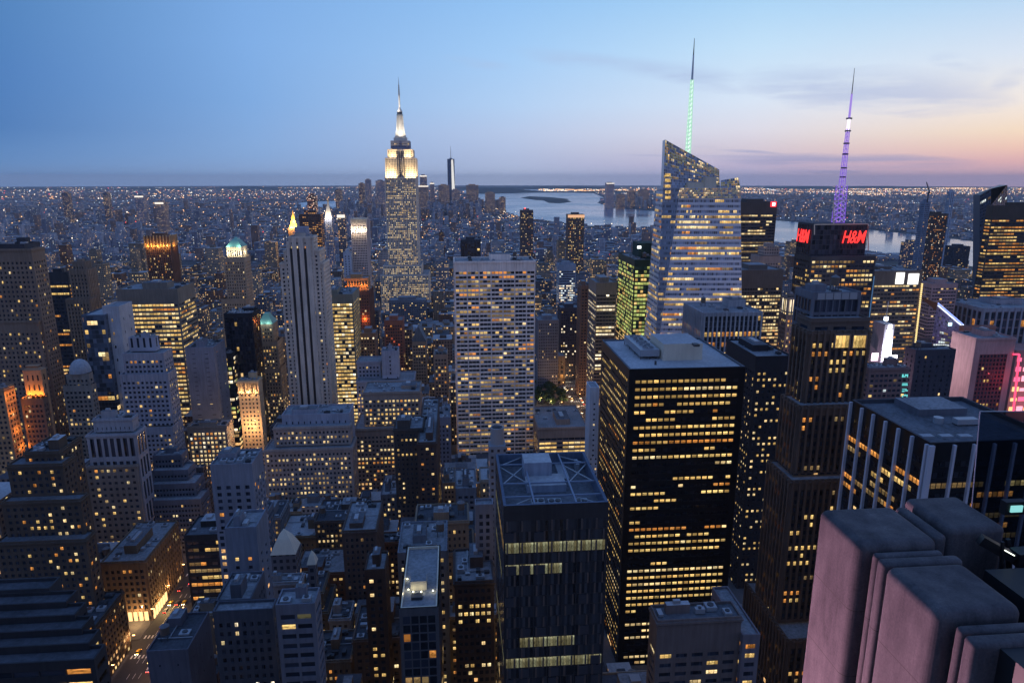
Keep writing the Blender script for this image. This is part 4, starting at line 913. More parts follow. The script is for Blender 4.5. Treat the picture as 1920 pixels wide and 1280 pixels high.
for k in range(30):
    zz = on_y(1728, 534, 619)[2]-k*2.05; X = x_at(1729-k*.45, 619, zz); mb.box(X-.6, X+.6, 618.6, 619.6, zz, zz+1.3, led("gold", (1, .72, .28), 1.6))
tag(mb.build('light_strip', r_), kind='stuff')
mb = MB(); X, _, zz = on_y(1641, 508, 619); mb.box(X-.9, X-.1, 618.5, 619.5, 60, zz-5, led("blue_edge", (.12, .35, .75), .35)); mb.build('blue_edge_light', r_)
r_ = find("green glass office tower"); panel('sign', r_, 1195, 1202, 461, 466, 665, led("sign_white", (.9, 1, 1), 2.4))
roofbox(r_, 'machine_house', 1198, 1236, 482, 456, 180, 26, wallmat(.02, .05, .04))
r_ = find("low block with turquoise"); X = 0
for k, py in enumerate((700, 716, 727, 737)):
    mb = MB(); Y = 439.6; z0 = on_y(1692, py+7, Y)[2]
    for q, (a, b, c, d) in enumerate((((0, 0, .35, 1), (.45, 0, .6, 1), (.75, .1, 1.3, .35), (1.4, 0, 1.6, 1), (1.75, .5, 2.3, .9), (2.5, 0, 2.8, 1)), ((0, .1, 2.8, .35), (0, .6, 2.6, .85)), ((0, 0, 1.2, .3), (1.5, .2, 2.8, .5), (0, .7, 2.2, .9)), ((0, 0, .4, .6), (.8, .4, 2.0, .8), (2.3, 0, 2.6, .8)))[k]):
        X = x_at(1691, Y, z0); mb.box(X+a*1.5, X+c*1.5, Y-.3, Y, z0+b*2.2, z0+d*2.2, led("turquoise", (.18, .85, .85), 1.0))
    mb.build('sign_character', r_)
r_ = find("square office block with tall white fins")
r_ = find("slim riverside tower"); t_, z_ = tier(1065, 1096, 402, 1500, None, 25)
mb = MB(); mb.box(t_[0]-.2, t_[1]+.2, t_[2]-.6, t_[2]-.1, z_-7, z_-1, led("peach", (1, .55, .3), .9)); mb.build('lit_crown', r_)
r_ = find("plain brown high rise"); mb = MB(); X, Y, Z = on_y(984, 391, 1905); mb.cyl(X, Y, Z-6, Z-1, .5, .5, METAL, 6); mb.cyl(X, Y, Z-1, Z+2, 1.7, 1.7, led("red", (1, .08, .06), 4), 8); mb.build('beacon', r_)
r_ = find("slim grey tower topped"); X, Y, Z = on_y(1739, 376, 1250)
mb = MB(); mb.bar((X, Y, Z-4), (X, Y, Z+16), 1.6, DARKMETAL); mb.bar((X+2, Y, Z+15), (X-7, Y, Z+34), 1.3, DARKMETAL); mb.bar((X, Y, Z+15), (X+7, Y, Z+13), 1.3, DARKMETAL); mb.build('crane', r_)
# gable and pyramid roofs
r_ = find("stone building with a steep slate"); t_, z_ = tier(772, 799, 640, 750, None, 22); mb = MB()
cx = (t_[0]+t_[1])/2; sl = wallmat(.13, .16, .20)
for s_ in (0, 1):
    xe = t_[s_]; q = [(xe, t_[2]-.3, z_), (cx, t_[2]-.3, z_+17), (cx, t_[3], z_+17), (xe, t_[3], z_)]
    mb.face(q if s_ else q[::-1], sl)
mb.face([(t_[0], t_[2]-.3, z_), (t_[1], t_[2]-.3, z_), (cx, t_[2]-.3, z_+17)], sl); mb.build('gable_roof', r_)

# ------------------------------------------------------------------ Empire-style spired skyscraper
LS = S(fh=3.75, bw=2.75, wf=.42, hf=.55, wall=(.80, .74, .70), wall2=(.55, .51, .50), lit=.55, row=.4, run=.2, pier=.7, pw=1.15, ptop=1, lod=1, top=2, pal=(('warm', 5), ('yellow', 3), ('dim', 3)))
LT = dict(LS); LT.update(lit=.02, row=0)
Y0 = 1290
esb, sT_ = tower("tallest limestone skyscraper stepping up to a floodlit crown, mast and antenna", [(732, 768, 264, Y0+9, None, 36, S(fh=3.8, bw=2.8, wf=.5, wall=(.22, .24, .34), lit=.1, top=4)), (726, 774, 280, Y0+5, None, 44, LT), (721.5, 779.5, 296, Y0+2, None, 50, LT),
      (721, 780, 332, Y0, None, 54), (717.5, 790, 497, Y0-5, None, 64), (713, 804, 515, Y0-10, None, 74)], LS, yb=562, short="the tall spired limestone skyscraper", deck=False, name='skyscraper')
for (t, z, st, q) in sT_:
    mb = MB(); x0, x1, y0, y1 = t; mb.face([(x0, y0, z), (x1, y0, z), (x1, y1, z), (x0, y1, z)], ROOF[0]); mb.build('roof', esb)
zt = sT_[0][1]; cx = (sT_[0][0][0]+sT_[0][0][1])/2; cyy = Y0+26
# recessed dark centre bay and stone flanks of the crown
t2, z2 = sT_[2][0], sT_[2][1]; t1, z1 = sT_[1][0], sT_[1][1]; z3 = sT_[3][1]
for (a, b) in ((cx-6.5, cx-4.6), (cx-2.4, cx-.6), (cx+1.6, cx+3.4), (cx+5.6, cx+7.2)):
    mb = MB(); mb.box(a, b, t2[2]-1.2, t2[2]-.5, z3-8, z1-3, plain("bay_dark", (.06, .06, .08), .4)); mb.build('window_bay', esb)
MAST = wallmat(.66, .66, .66, .5, .05)
zm0, zm1 = zt, on_y(747, 207, cyy)[2]
mb = MB(); mb.box(cx-12, cx+12, cyy-9, cyy+9, zt, zt+6, MAST); mb.build('mast_plinth', esb)
mb = MB(); mb.cyl(cx, cyy, zt+6, zm1-9, 5.2, 4.6, MAST, 16, False); mb.cyl(cx, cyy, zm1-9, zm1-7, 6, 6, METAL, 16); mb.cyl(cx, cyy, zm1-7, zm1-3, 4.8, 4.6, DARKMETAL, 16); mb.cyl(cx, cyy, zm1-3, zm1+5, 5.4, 1.3, MAST, 16)
mb.build('mast', esb)
for a in (0, 1, 2, 3):
    dx, dy = (1, 0, -1, 0)[a], (0, 1, 0, -1)[a]; mb = MB()
    pts = [(4.5, zt+6), (10.5, zt+6), (7.2, zt+22), (5.6, zm1-10), (4.4, zm1-10)]
    w_ = 1.1; A = [(cx+dx*r-dy*w_, cyy+dy*r+dx*w_, z) for r, z in pts]; B = [(cx+dx*r+dy*w_, cyy+dy*r-dx*w_, z) for r, z in pts]
    mb.face(A[::-1], MAST); mb.face(B, MAST); mb.ring(A, B, MAST); mb.build('mast_wing', esb)
za = on_y(747, 145, cyy)[2]; H_ = za-zm1
mb = MB()
mb.cyl(cx, cyy, zm1+5, zm1+H_*.45, 1.5, 1.3, MAST, 8)
mb.cyl(cx, cyy, zm1+H_*.45, zm1+H_*.8, .9, .7, MAST, 8); mb.cyl(cx, cyy, zm1+H_*.8, za, .45, .2, METAL, 6)
mb.build('antenna', esb)
for k in range(6):
    zz = zm1+H_*(.45+k*.055); mb = MB(); mb.cyl(cx, cyy, zz, zz+H_*.025, 2.1-.15*k, 2.1-.15*k, METAL, 8); mb.build('antenna_ring', esb)
WARM = (1, .78, .42)
for sgn in (-1, 1):
    for k in (0, 1, 2):
        X = cx+sgn*(11+k*6.5); lamp('floodlight', 'SPOT', (X, Y0-9, z3-6), 48000, WARM, esb, aim=(X, Y0+3, z3+14), spot=75)
    for k in (0, 1): X = cx+sgn*(10+k*7); lamp('floodlight', 'SPOT', (X, Y0-5, z2-1), 20000, WARM, esb, aim=(X, Y0+6, z2+9), spot=80)
for k in (0, 1): lamp('floodlight', 'SPOT', (t2[1]+9, Y0+14+k*20, z3-5), 45000, WARM, esb, aim=(t2[1]-2, Y0+14+k*20, z3+16), spot=75)
for a in range(3): lamp('floodlight', 'SPOT', (cx+(-12, 0, 12)[a], cyy-20, zt+1.5), 36000, (1, .95, .85), esb, aim=(cx, cyy, zt+(26, 34, 26)[a]), spot=60)
lamp('floodlight', 'SPOT', (cx-8, cyy-16, zm1-14), 90000, (1, .95, .9), esb, aim=(cx, cyy, zm1+22), spot=60)

# ------------------------------------------------------------------ faceted glass tower with green spire
def patch(root, A, B, C, D, nu, nv, litf, wall, sp=.42, mull=.12, out=.5, s_=None, R_=None, names=('window_row', 'facade_frame'), rowobj=True, panes=1):
    """glass patch A(bottom left) B(bottom right) C(top right) D(top left); rows of cells behind spandrel bands and mullions"""
    import mathutils
    V = mathutils.Vector; A, B, C, D = map(V, (A, B, C, D)); nrm = (B-A).cross(D-A).normalized()
    P = lambda u, v, d=0.0: tuple((A*(1-u)+B*u)*(1-v)+(D*(1-u)+C*u)*v+nrm*d)
    g = s_['glass']; fr = MB(); one = MB()
    for j in range(nv):
        v0, v1 = (j+sp*.5)/nv, (j+1-sp*.5)/nv
        rowp = litf(j, nv); st = False; kind = 'yellow'
        tgt = MB() if rowobj else one
        for i in range(nu):
            if not (i and R_.random() < s_['run']): st = R_.random() < rowp; kind = pick(s_['pal'], R_)
            U, W = R_.randrange(900), R_.randrange(900)
            tgt.face([P(i/nu, v0), P((i+1)/nu, v0), P((i+1)/nu, v1), P(i/nu, v1)], lit(kind) if st else glass_dark(g), [(U, W), (U+panes, W), (U+panes, W+.999), (U, W+.999)])
        if rowobj:
            # weld the strip
            o = tgt.build(names[0], root); me = o.data; import bmesh
            bm = bmesh.new(); bm.from_mesh(me); bmesh.ops.remove_doubles(bm, verts=bm.verts, dist=.001); bm.to_mesh(me); bm.free()
        a, b = j/nv, v0; lo = max(0, (j-sp*.5)/nv)
        fr.face([P(0, lo, out), P(1, lo, out), P(1, b, out), P(0, b, out)], wall); fr.face([P(0, b, out), P(1, b, out), P(1, b, 0), P(0, b, 0)], wall)
    fr.face([P(0, v1, out), P(1, v1, out), P(1, 1, out), P(0, 1, out)], wall)
    if mull > 0:
        for i in range(nu+1):
            p, q = P(i/nu, 0, out*.7), P(i/nu, 1, out*.7)
            fr.bar(p, q, mull, wall)
    fr.build(names[1], root)
    if not rowobj: tag(one.build('lattice_glass', root), kind='stuff')
BGL = (.16, .21, .30)
bs = S(glass=(.17, .20, .26), run=.7, pal=(('yellow', 6), ('orange', 2), ('warm', 2), ('dim', 2)), wall=(.30, .36, .46))
bw_ = wallmat(.60, .62, .67, .3, .1)
boa = empty('glass_skyscraper', (215, 590, 0), "faceted pale glass skyscraper with a slanted lattice top and a thin green spire", 'building')
R_ = random.Random(11)
YB = 575
def by(px, py, Y=YB): return on_y(px, py, Y)
zb_ = 60.0
a0, b0 = by(1228, 620), by(1391, 620)
z620 = a0[2]
def at(px, py, Y): return on_y(px, py, Y)
# main front facet, right part: from (1270,352)-(1388,352) down to (1236,640)-(1391,640)
A = at(1234, 650, YB-3); B = at(1391.5, 650, YB-3); C = at(1388, 352, YB+4); D = at(1275, 352, YB+4)
rows = [.05 if R_.random() < .1 else R_.choice((.45, .7, .85, .95, .6)) for _ in range(31)]
rows[-1] = .05; rows[-2] = .25; rows[-3] = .3
patch(boa, A, B, C, D, 34, 31, lambda j, n: rows[j], bw_, .5, .14, .35, bs, R_)
# the lit lattice band right under the front roof edge
# left chamfer facet
E_ = at(1229, 650, YB+6); F_ = at(1243.5, 352, YB+16)
patch(boa, E_, A, D, F_, 12, 31, lambda j, n: rows[j]*.35, wallmat(.26, .29, .36, .3, .1), .5, .14, .3, bs, R_)
# east side facet
E2 = (E_[0]+1.5, E_[1]+42, E_[2]); F2 = (F_[0]+4, F_[1]+32, F_[2])
patch(boa, E2, E_, F_, F2, 12, 31, lambda j, n: rows[j]*.7, bw_, .5, .14, .3, bs, R_)
mb = MB(); lo = [(p[0], p[1], 0) for p in (A, B, E_, E2)]
xb = B[0]; yb_ = E2[1]
mb.ring([(E2[0], E2[1], 0), (E_[0], E_[1], 0), (A[0], A[1], 0), (B[0], B[1], 0), (xb, yb_, 0)], [E2, E_, A, B, (xb, yb_, A[2])], facademat((.20, .24, .32), 3, 4, .9, .5, .5, .5))
mb.face([B, (xb, yb_, A[2]), (C[0], yb_-6, C[2]), C], facademat((.20, .24, .32), 3, 4, .9, .5, .5, .5), [(0, 0), (40, 0), (40, 160), (0, 160)])
mb.face([(xb, yb_, A[2]), E2, F2, (C[0], yb_-6, C[2])], facademat((.20, .24, .32), 3, 4, .9, .5, .5, .5), [(0, 0), (60, 0), (60, 160), (0, 160)])
mb.face([D, C, (C[0], yb_-6, C[2]), F2, F_], ROOF[0])
mb.build('body', boa)
# lit glass screen of the lower roof (right) with its little peak
scr = S(glass=(.22, .27, .36), run=.5, pal=(('yellow', 1), ('warm', 2), ('dim', 4), ('pale', 6)))
p0, p1 = at(1268, 372, YB+3.2), at(1388.6, 372, YB+3.2); p2, p3 = at(1388, 352.5, YB+3.2), at(1275, 352.5, YB+3.2)
patch(boa, p0, p1, p2, p3, 44, 5, lambda j, n: .85, bw_, .2, .3, .5, scr, R_, rowobj=False)
p0, p1, p2, p3 = at(1351, 353, YB+8), at(1388, 353, YB+6), at(1384, 333, YB+6), at(1352, 338, YB+8)
patch(boa, p0, p1, p2, p3, 9, 4, lambda j, n: .6, bw_, .15, .3, .3, scr, R_, rowobj=False)
# the taller rear wedge: front plane set back, slanted top
YW = YB+16
q0 = at(1243.5, 352, YW); q1 = at(1349, 352, YW); q2 = at(1348, 318, YW); q3 = at(1247, 262, YW)
patch(boa, q0, q1, q2, q3, 34, 15, lambda j, n: (.02, .02, .1, .5, .1, .1, .3, .8, .2, .7, .95, .9, .8, .6, .4)[j], bw_, .16, .26, .3, scr, R_, rowobj=False)
mb = MB(); dY = 17
q0b, q1b, q2b, q3b = [(p[0]+(3 if k in (0, 3) else 0), p[1]+dY, p[2]) for k, p in enumerate((q0, q1, q2, q3))]
mb.face([q1, q1b, q2b, q2], bw_); mb.face([q1b, q0b, q3b, q2b], bw_); mb.face([q3, q2, q2b, q3b], bw_); mb.face([q0b, q0, q3, q3b], bw_)
mb.build('rear_wedge', boa)
mb = MB()
P_ = [at(1277, 344.5, YB+9), at(1338, 334, YB+9)]
mb.box(x_at(1290, YB+9, 250), x_at(1321, YB+9, 250), YB+9, YB+14, C[2], at(1290, 342, YB+9)[2], WHITEST); mb.box(x_at(1321.5, YB+8, 250), x_at(1343, YB+8, 250), YB+8, YB+14.5, C[2], at(1321, 332, YB+8)[2], WHITEST)
mb.build('roof_machine_boxes', boa)
for px, py in ((1252, 329), (1252, 339), (1252, 350), (1252, 361), (1252, 371)):
    u0, u1 = at(px-5, py+2, YB+15.2 if py < 352 else YB+9), at(px+5, py-3.5, YB+15.2 if py < 352 else YB+9)
    mb = MB(); Yq = u0[1]; mb.box(u0[0], u1[0], Yq-.4, Yq-.02, u0[2], u1[2], lit('yellow')); mb.build('window', boa)
def lattice(root, name, X, Y, z0, z1, w0, w1, n, m, t=.35, m2=None):
    mb = MB()
    for k in range(n):
        a, b = z0+(z1-z0)*k/n, z0+(z1-z0)*(k+1)/n; wa, wb = w0+(w1-w0)*k/n, w0+(w1-w0)*(k+1)/n
        ca = [(X+sx_*wa/2, Y+sy_*wa/2, a) for sx_, sy_ in ((-1, -1), (1, -1), (1, 1), (-1, 1))]; cb = [(X+sx_*wb/2, Y+sy_*wb/2, b) for sx_, sy_ in ((-1, -1), (1, -1), (1, 1), (-1, 1))]
        for i in range(4): mb.bar(ca[i], cb[i], t, m); mb.bar(ca[i], cb[(i+1) % 4], t*.7, m2 or m); mb.bar(ca[i], ca[(i+1) % 4], t*.8, m)
    return mb.build(name, root)
X, Y, z0 = at(1290, 285, YW+8); z1 = at(1292, 150, Y)[2]; z2_ = at(1293, 72, Y)[2]
lattice(boa, 'spire', X, Y, z0-4, z0+(z1-z0)*.45, 3.4, 2.6, 9, led("spire_green", (.50, .92, .70), .8), .75, led("spire_pale", (.75, 1, .85), 1.2))
lattice(boa, 'spire', X, Y, z0+(z1-z0)*.45, z1, 2.6, 1.7, 9, led("spire_green", (.50, .92, .70), .8), .6, led("spire_pale", (.75, 1, .85), 1.2))
mb = MB(); mb.cyl(X, Y, z1, z1+(z2_-z1)*.6, 1.0, .6, plain("spire_top", (.6, .66, .7), .4), 8, True); mb.cyl(X, Y, z1+(z2_-z1)*.6, z2_, .5, .2, DARKMETAL, 6); mb.build('spire_tip', boa)
HERO.append((174, 252, 572, 617, 287, 1228, 1391, 262, 630, "the slanted glass skyscraper"))

# ------------------------------------------------------------------ tower with red roof signs and purple antenna
cn, cT_ = tower("dark office tower with two red roof signs and a purple lit lattice antenna", [(1524, 1628, 419, 573, 1497, None, S(fh=4.2, bw=3.2, wf=.9, hf=.9, wall=(.05, .055, .07), lit=.0, glass=(.02, .025, .035), top=1.5)), (1521, 1643, 481, 569, 1490, None)],
      S(fh=4, bw=3.6, wf=.8, hf=.5, wall=(.055, .055, .06), lit=.42, row=.35, run=.5, top=3, lod=1), yb=560, short="the red signed tower", deck=False, name='sign_tower')
for (t, z, st, q) in cT_:
    mb = MB(); x0, x1, y0, y1 = t; mb.face([(x0, y0, z), (x1, y0, z), (x1, y1, z), (x0, y1, z)], ROOF[3]); mb.build('roof', cn)
t, z = cT_[0][0], cT_[0][1]
def sign(root, txt, size, loc, rotz, m, shear=.25, sx=.82):
    c = bpy.data.curves.new('sign_letters', 'FONT'); c.body = txt; c.size = size; c.shear = shear; c.extrude = .25; c.offset = size*.004; c.align_x = 'CENTER'; c.align_y = 'CENTER'; c.space_character = .92
    tmp = bpy.data.objects.new('tmp', c); scene.collection.objects.link(tmp); bpy.context.view_layer.update()
    me = bpy.data.meshes.new_from_object(tmp); bpy.data.objects.remove(tmp); me.materials.clear(); me.materials.append(m)
    o = bpy.data.objects.new('sign_letters', me); scene.collection.objects.link(o); o.rotation_euler = (pi/2, 0, rotz); o.scale = (sx, 1, 1)
    o.parent = root; o.location = [loc[i]-root.location[i] for i in range(3)]; return o
REDL = led("sign_red", (1, .035, .03), 1.7)
fr_ = DARKMETAL
for (f, pa, pb) in (('front', 1577, 1626), ('left', 1497, 1520)):
    mb = MB()
    if f == 'front':
        xa, xb_ = x_at(1576, t[2]-1, 210), x_at(1627, t[2]-1, 210); za_, zb2 = at(1576, 466, t[2])[2], at(1576, 424, t[2])[2]
        for i in range(9): X = xa+(xb_-xa)*i/8; mb.bar((X, t[2]-1, za_), (X, t[2]-1, zb2), .3, fr_)
        for i in range(6): zz = za_+(zb2-za_)*i/5; mb.bar((xa, t[2]-1, zz), (xb_, t[2]-1, zz), .3, fr_)
        mb.build('sign_frame', cn)
        c0 = at(1600, 445.5, t[2]-1.6); sign(cn, "H&M", 15.5, c0, 0, REDL, sx=.66)
    else:
        ya, yb2 = t[2]+2, t[3]-2
        for i in range(7): Y = ya+(yb2-ya)*i/6; mb.bar((t[0]-1, Y, z-22), (t[0]-1, Y, z-1), .3, fr_)
        for i in range(6): mb.bar((t[0]-1, ya, z-22+i*4.2), (t[0]-1, yb2, z-22+i*4.2), .3, fr_)
        mb.build('sign_frame', cn)
        sign(cn, "H&M", 16.5, (t[0]-1.6, (t[2]+t[3])/2, z-12), -pi/2, REDL, sx=.62)
lamp('sign_glow', 'POINT', (c0[0], c0[1]-6, c0[2]), 2500, (1, .1, .06), cn)
ax, ay, _ = at(1571, 418, t[2]+12); az_ = at(1588, 128, ay)[2]; PUR = led("purple", (.26, .10, .85), .8); PUR2 = led("violet", (.45, .30, .95), .8)
hz_ = az_-z
lattice(cn, 'antenna_base', ax, ay, z, z+hz_*.25, 7.6, 6.4, 8, PUR, .42, PUR2)
lattice(cn, 'antenna_shaft', ax, ay, z+hz_*.25, z+hz_*.62, 3.6, 2.0, 14, PUR, .36, PUR2)
mb = MB(); mb.cyl(ax, ay, z+hz_*.60, z+hz_*.68, 1.3, 1.2, led("antenna_white", (.9, .8, 1), 1.5), 8); mb.cyl(ax, ay, z+hz_*.68, z+hz_*.84, 1.0, .8, PUR2, 8); mb.cyl(ax, ay, z+hz_*.84, az_, .45, .2, DARKMETAL, 6)
mb.build('antenna_tip', cn)
for f_ in (.3, .36, .45, .52, .6, .68): mb = MB(); mb.cyl(ax, ay, z+hz_*f_, z+hz_*f_+1.2, 2.5, 2.5, DARKMETAL, 8); mb.build('antenna_platform', cn)
mb = MB()
xf0, xf1 = t[0]+1, t[1]-1
for a, b in (((1563, 419), (1563, 376)), ((1601, 419), (1601, 373)), ((1563, 377), (1601, 374)), ((1527, 421), (1527, 440)), ((1628, 421), (1628, 470)), ((1527, 421), (1628, 420))):
    P0, P1 = at(a[0], a[1], t[2]-.6), at(b[0], b[1], t[2]-.6); mb.bar(P0, P1, .7, WHITEST)
mb.build('white_frame', cn)

# ------------------------------------------------------------------ sloping glass prow tower on the right edge
prow = empty('glass_tower', (640, 920, 0), "dark glass tower whose roof rises to a sharp slanted tip", 'building')
ps = S(glass=(.03, .05, .09), run=.3, pal=(('cool', 2), ('dim', 3)), wall=(.05, .07, .1)); pw_ = wallmat(.06, .08, .12, .4, .1)
A, B, C, D = at(1836, 600, 915), at(1858, 600, 890), at(1858, 354, 890), at(1838, 366, 915)
patch(prow, A, B, C, D, 7, 40, lambda j, n: .04, pw_, .3, .4, .3, ps, R_)
A2, B2 = B, at(1886, 600, 905); C2, D2 = at(1888, 347, 905), at(1857, 386, 890)
patch(prow, A2, B2, C2, D2, 9, 40, lambda j, n: .18, pw_, .4, .4, .3, ps, R_)
mb = MB(); bk = lambda p: (p[0]+10, p[1]+26, p[2])
mb.ring([(p[0], p[1], 0) for p in (A, B, B2, bk(B2), bk(A))], [A, B, B2, bk(B2), bk(A)], pw_)
mb.face([B2, bk(B2), bk(C2), C2], pw_); mb.face([bk(B2), bk(A), bk(D), bk(C2)], pw_); mb.face([bk(A), A, D, bk(D)], pw_); mb.face([D, C, C2, bk(C2), bk(D)], pw_); mb.build('body', prow)
HERO.append((600, 680, 880, 950, 240, 1836, 1888, 347, 560, "the slanted tip tower"))
# slanted screen building with blue edge lights
scb = empty('theatre_building', (505, 640, 0), "building with a slanted violet glass wall edged by blue and white lights", 'building')
vs_ = S(glass=(.20, .16, .30), run=.4, pal=(('cool', 2), ('pale', 1), ('dim', 2)), wall=(.2, .18, .26))
A, B, C, D = at(1745, 650, 640), at(1806, 650, 625), at(1805, 608, 625), at(1758, 568, 640)
patch(scb, A, B, C, D, 14, 12, lambda j, n: .35 if j < 6 else .05, wallmat(.26, .22, .36, .4, .1), .35, .25, .3, vs_, R_)
mb = MB(); mb.ring([(p[0], p[1], 0) for p in (A, B)]+[(B[0]+8, B[1]+40, 0), (A[0]+8, A[1]+40, 0)], [A, B, (B[0]+8, B[1]+40, B[2]), (A[0]+8, A[1]+40, A[2])], wallmat(.22, .2, .25))
mb.face([B, (B[0]+8, B[1]+40, B[2]), (C[0]+8, C[1]+40, C[2]), C], wallmat(.30, .17, .17)); mb.face([D, C, (C[0]+8, C[1]+40, C[2]), (D[0]+8, D[1]+40, D[2])], wallmat(.30, .17, .17)); mb.build('body', scb)
for k, c in enumerate(((.25, .35, 1), (.75, .85, 1))):
    mb = MB(); mb.bar((D[0], D[1]-.6-k*.2, D[2]-k*2.2), (C[0], C[1]-.6-k*.2, C[2]-k*2.2), .9, led("edge%d" % k, c, 2.0)); mb.build('edge_light', scb)
mb = MB(); mb.bar((C[0], C[1]-.6, C[2]), (B[0], B[1]-.6, B[2]+10), .9, led("edge1", (.75, .85, 1), 2.0)); mb.build('edge_light', scb)
mb = MB(); P0 = at(1779, 610, 630); mb.box(P0[0]-1.6, P0[0]+1.6, P0[1]-2, P0[1]-1, P0[2], P0[2]+3, led("cyan", (.6, .95, 1), 2.5)); mb.build('sign', scb)
HERO.append((A[0], B[0]+8, 620, 680, A[2]+20, 1745, 1806, 568, 652, None))
# blazing billboard tower of the square
bb = empty('billboard_tower', (395, 560, 0), "narrow tower covered in brilliant white screens below a lit pole", 'building')
SCR = led("screen_white", (.95, .92, 1), 5.0); SCRP = led("screen_pink", (1, .72, .85), 2.6)
P0, P1 = at(1651, 676, 520), at(1678, 608, 520)
mb = MB(); mb.box(P0[0], P1[0], 520, 536, 0, P1[2], wallmat(.2, .2, .22)); mb.build('wall', bb)
xs = (P0[0]+.6, P1[0]-.6); z_a, z_b = P0[2], P1[2]
for k, (fa, fb, ins) in enumerate(((0, .3, 0), (.33, .6, .6), (.63, .85, 1.2), (.87, 1.0, 2.2))):
    mb = MB(); mb.box(xs[0]+ins, xs[1]-ins, 519, 519.9, z_a+(z_b-z_a)*fa, z_a+(z_b-z_a)*fb, SCR); mb.build('screen', bb)
mb = MB(); P2 = at(1633, 676, 516); mb.box(P2[0], P2[0]+5.5, 515.4, 516, P2[2], P2[2]+6.5, SCRP); mb.build('screen', bb)
mb = MB(); P2 = at(1662, 677, 516); mb.box(P2[0], P2[0]+8.5, 515.4, 516, P2[2], P2[2]+5, SCR); mb.build('screen', bb)
mb = MB(); mx_ = (xs[0]+xs[1])/2; mb.bar((mx_, 526, z_b), (mx_, 526, z_b+18), .5, METAL); mb.cyl(mx_, 526, z_b+2.2, z_b+5.0, 1.6, 1.6, led("ball", (.65, .75, 1), 6), 12); mb.build('lit_pole', bb)
lamp('screen_glow', 'POINT', ((xs[0]+xs[1])/2, 508, z_a+8), 60000, (.85, .85, 1), bb)
lamp('screen_glow', 'POINT', (xs[0]-14, 500, z_a-6), 40000, (1, .6, .8), bb)
HERO.append((P0[0], P1[0], 520, 536, P1[2], 1657, 1680, 600, 680, "the blazing screen tower"))
# neon strip at the hotel's west edge and glowing street beyond
hot = find("pinkish hotel block")
for (a, b, c, d, cc, nm) in ((1900, 664, 1911, 664, (1, .05, .12), 'red'), (1911, 664, 1900, 770, (1, .12, .1), 'red')):
    mb = MB(); mb.bar(at(a, b, 478.6), at(c, d, 478.6), 1.0, led("neon_"+nm, cc, 2.5)); mb.build('neon_strip', hot)
lamp('neon_glow', 'POINT', at(1893, 715, 470), 2200, (1, .1, .12), hot)

sq = empty('billboard_building', (600, 640, 0), "pink and amber glowing billboard facade behind the pinkish hotel block", 'building')
a, b = at(1886, 775, 640), at(1990, 655, 640); mb = MB(); mb.box(a[0], b[0], 640, 670, 0, b[2], wallmat(.35, .2, .22)); mb.build('wall', sq)
R_ = random.Random(8)
for i in range(5):
    for j in range(6):
        X = a[0]+2+i*8.5; Z = a[2]+3+j*(b[2]-a[2]-4)/6; mb = MB(); cc, nm = R_.choice((((1, .35, .45), 'bp'), ((1, .5, .2), 'ba'), ((1, .75, .8), 'bw'), ((.8, .12, .25), 'br')))
        mb.box(X, X+R_.uniform(4, 7.5), 639, 639.9, Z, Z+R_.uniform(3, 6.5), led(nm, cc, 1.7 if nm != 'bw' else 3.0)); mb.build('billboard', sq)
HERO.append((a[0], b[0], 640, 670, b[2], 1890, 1990, 655, 790, None))
lamp('billboard_glow', 'POINT', (a[0]+15, 615, a[2]+12), 18000, (1, .45, .5), sq)

# ------------------------------------------------------------------ far landmarks
def simple(name, label, xL, xR, y, Y, dep, mat_, cat='building', group=None, taper=0, extra=None):
    X0, _, z = on_y(xL, y, Y); X1 = x_at(xR, Y, z); root = empty(name, ((X0+X1)/2, Y, 0), label, cat, group)
    mb = MB(); mb.box(X0, X1, Y, Y+dep, 0, z, mat_, ROOF[0], rng.randrange(99)*5.0); mb.build('wall', root)
    HERO.append((X0, X1, Y, Y+dep, z, xL, xR, y, y+30, None))
    return root, X0, X1, z
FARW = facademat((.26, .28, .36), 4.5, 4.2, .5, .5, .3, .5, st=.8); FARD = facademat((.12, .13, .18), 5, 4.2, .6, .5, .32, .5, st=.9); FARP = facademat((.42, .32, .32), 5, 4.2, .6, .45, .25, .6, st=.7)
FARB = facademat((.15, .09, .08), 4, 4, .7, .4, .45, .8, ca=(1, .5, .12), cb=(1, .4, .1), st=.8)
wtc = empty('glass_tower', (20, 5900, 0), "tapering glass tower with a needle spire rising above the downtown cluster", 'building')
X0, _, z = on_y(838.5, 298, 5880); X1 = x_at(852, 5880, z); mb = MB(); cx, cyy = (X0+X1)/2, 5910; r0, r1 = (X1-X0)*.5, (X1-X0)*.5
a = [(cx+r0*c_[0], cyy+r0*c_[1], 0) for c_ in ((-1, -1), (0, -1), (1, -1), (1, 0), (1, 1), (0, 1), (-1, 1), (-1, 0))]; b = [(cx+r1*c_[0], cyy+r1*c_[1], z) for c_ in ((-.55, -.55), (0, -1), (.55, -.55), (1, 0), (.55, .55), (0, 1), (-.55, .55), (-1, 0))]
mb.ring(a, b, FARD); mb.face(b, ROOF[0]); mb.build('wall', wtc)
mb = MB(); mb.face([(cx+r0*.15, cyy-r0*1.02, z*.3), (cx+r0*1.02, cyy-r0*1.02, z*.3), (cx+r0*.62, cyy-r0*.62, z*.985), (cx+r0*.1, cyy-r0*1.0, z*.985)], led("painted_gleam", (1, .97, .9), .9)); mb.build('painted_reflection', wtc)  # reflection in the glass painted on as a glowing facet
mb = MB(); mb.cyl(cx, cyy, z, z+8, 12, 12, METAL, 12); mb.cyl(cx, cyy, z+8, on_y(845, 274, cyy)[2], 3, .8, WHITEST, 6); mb.build('spire', wtc)
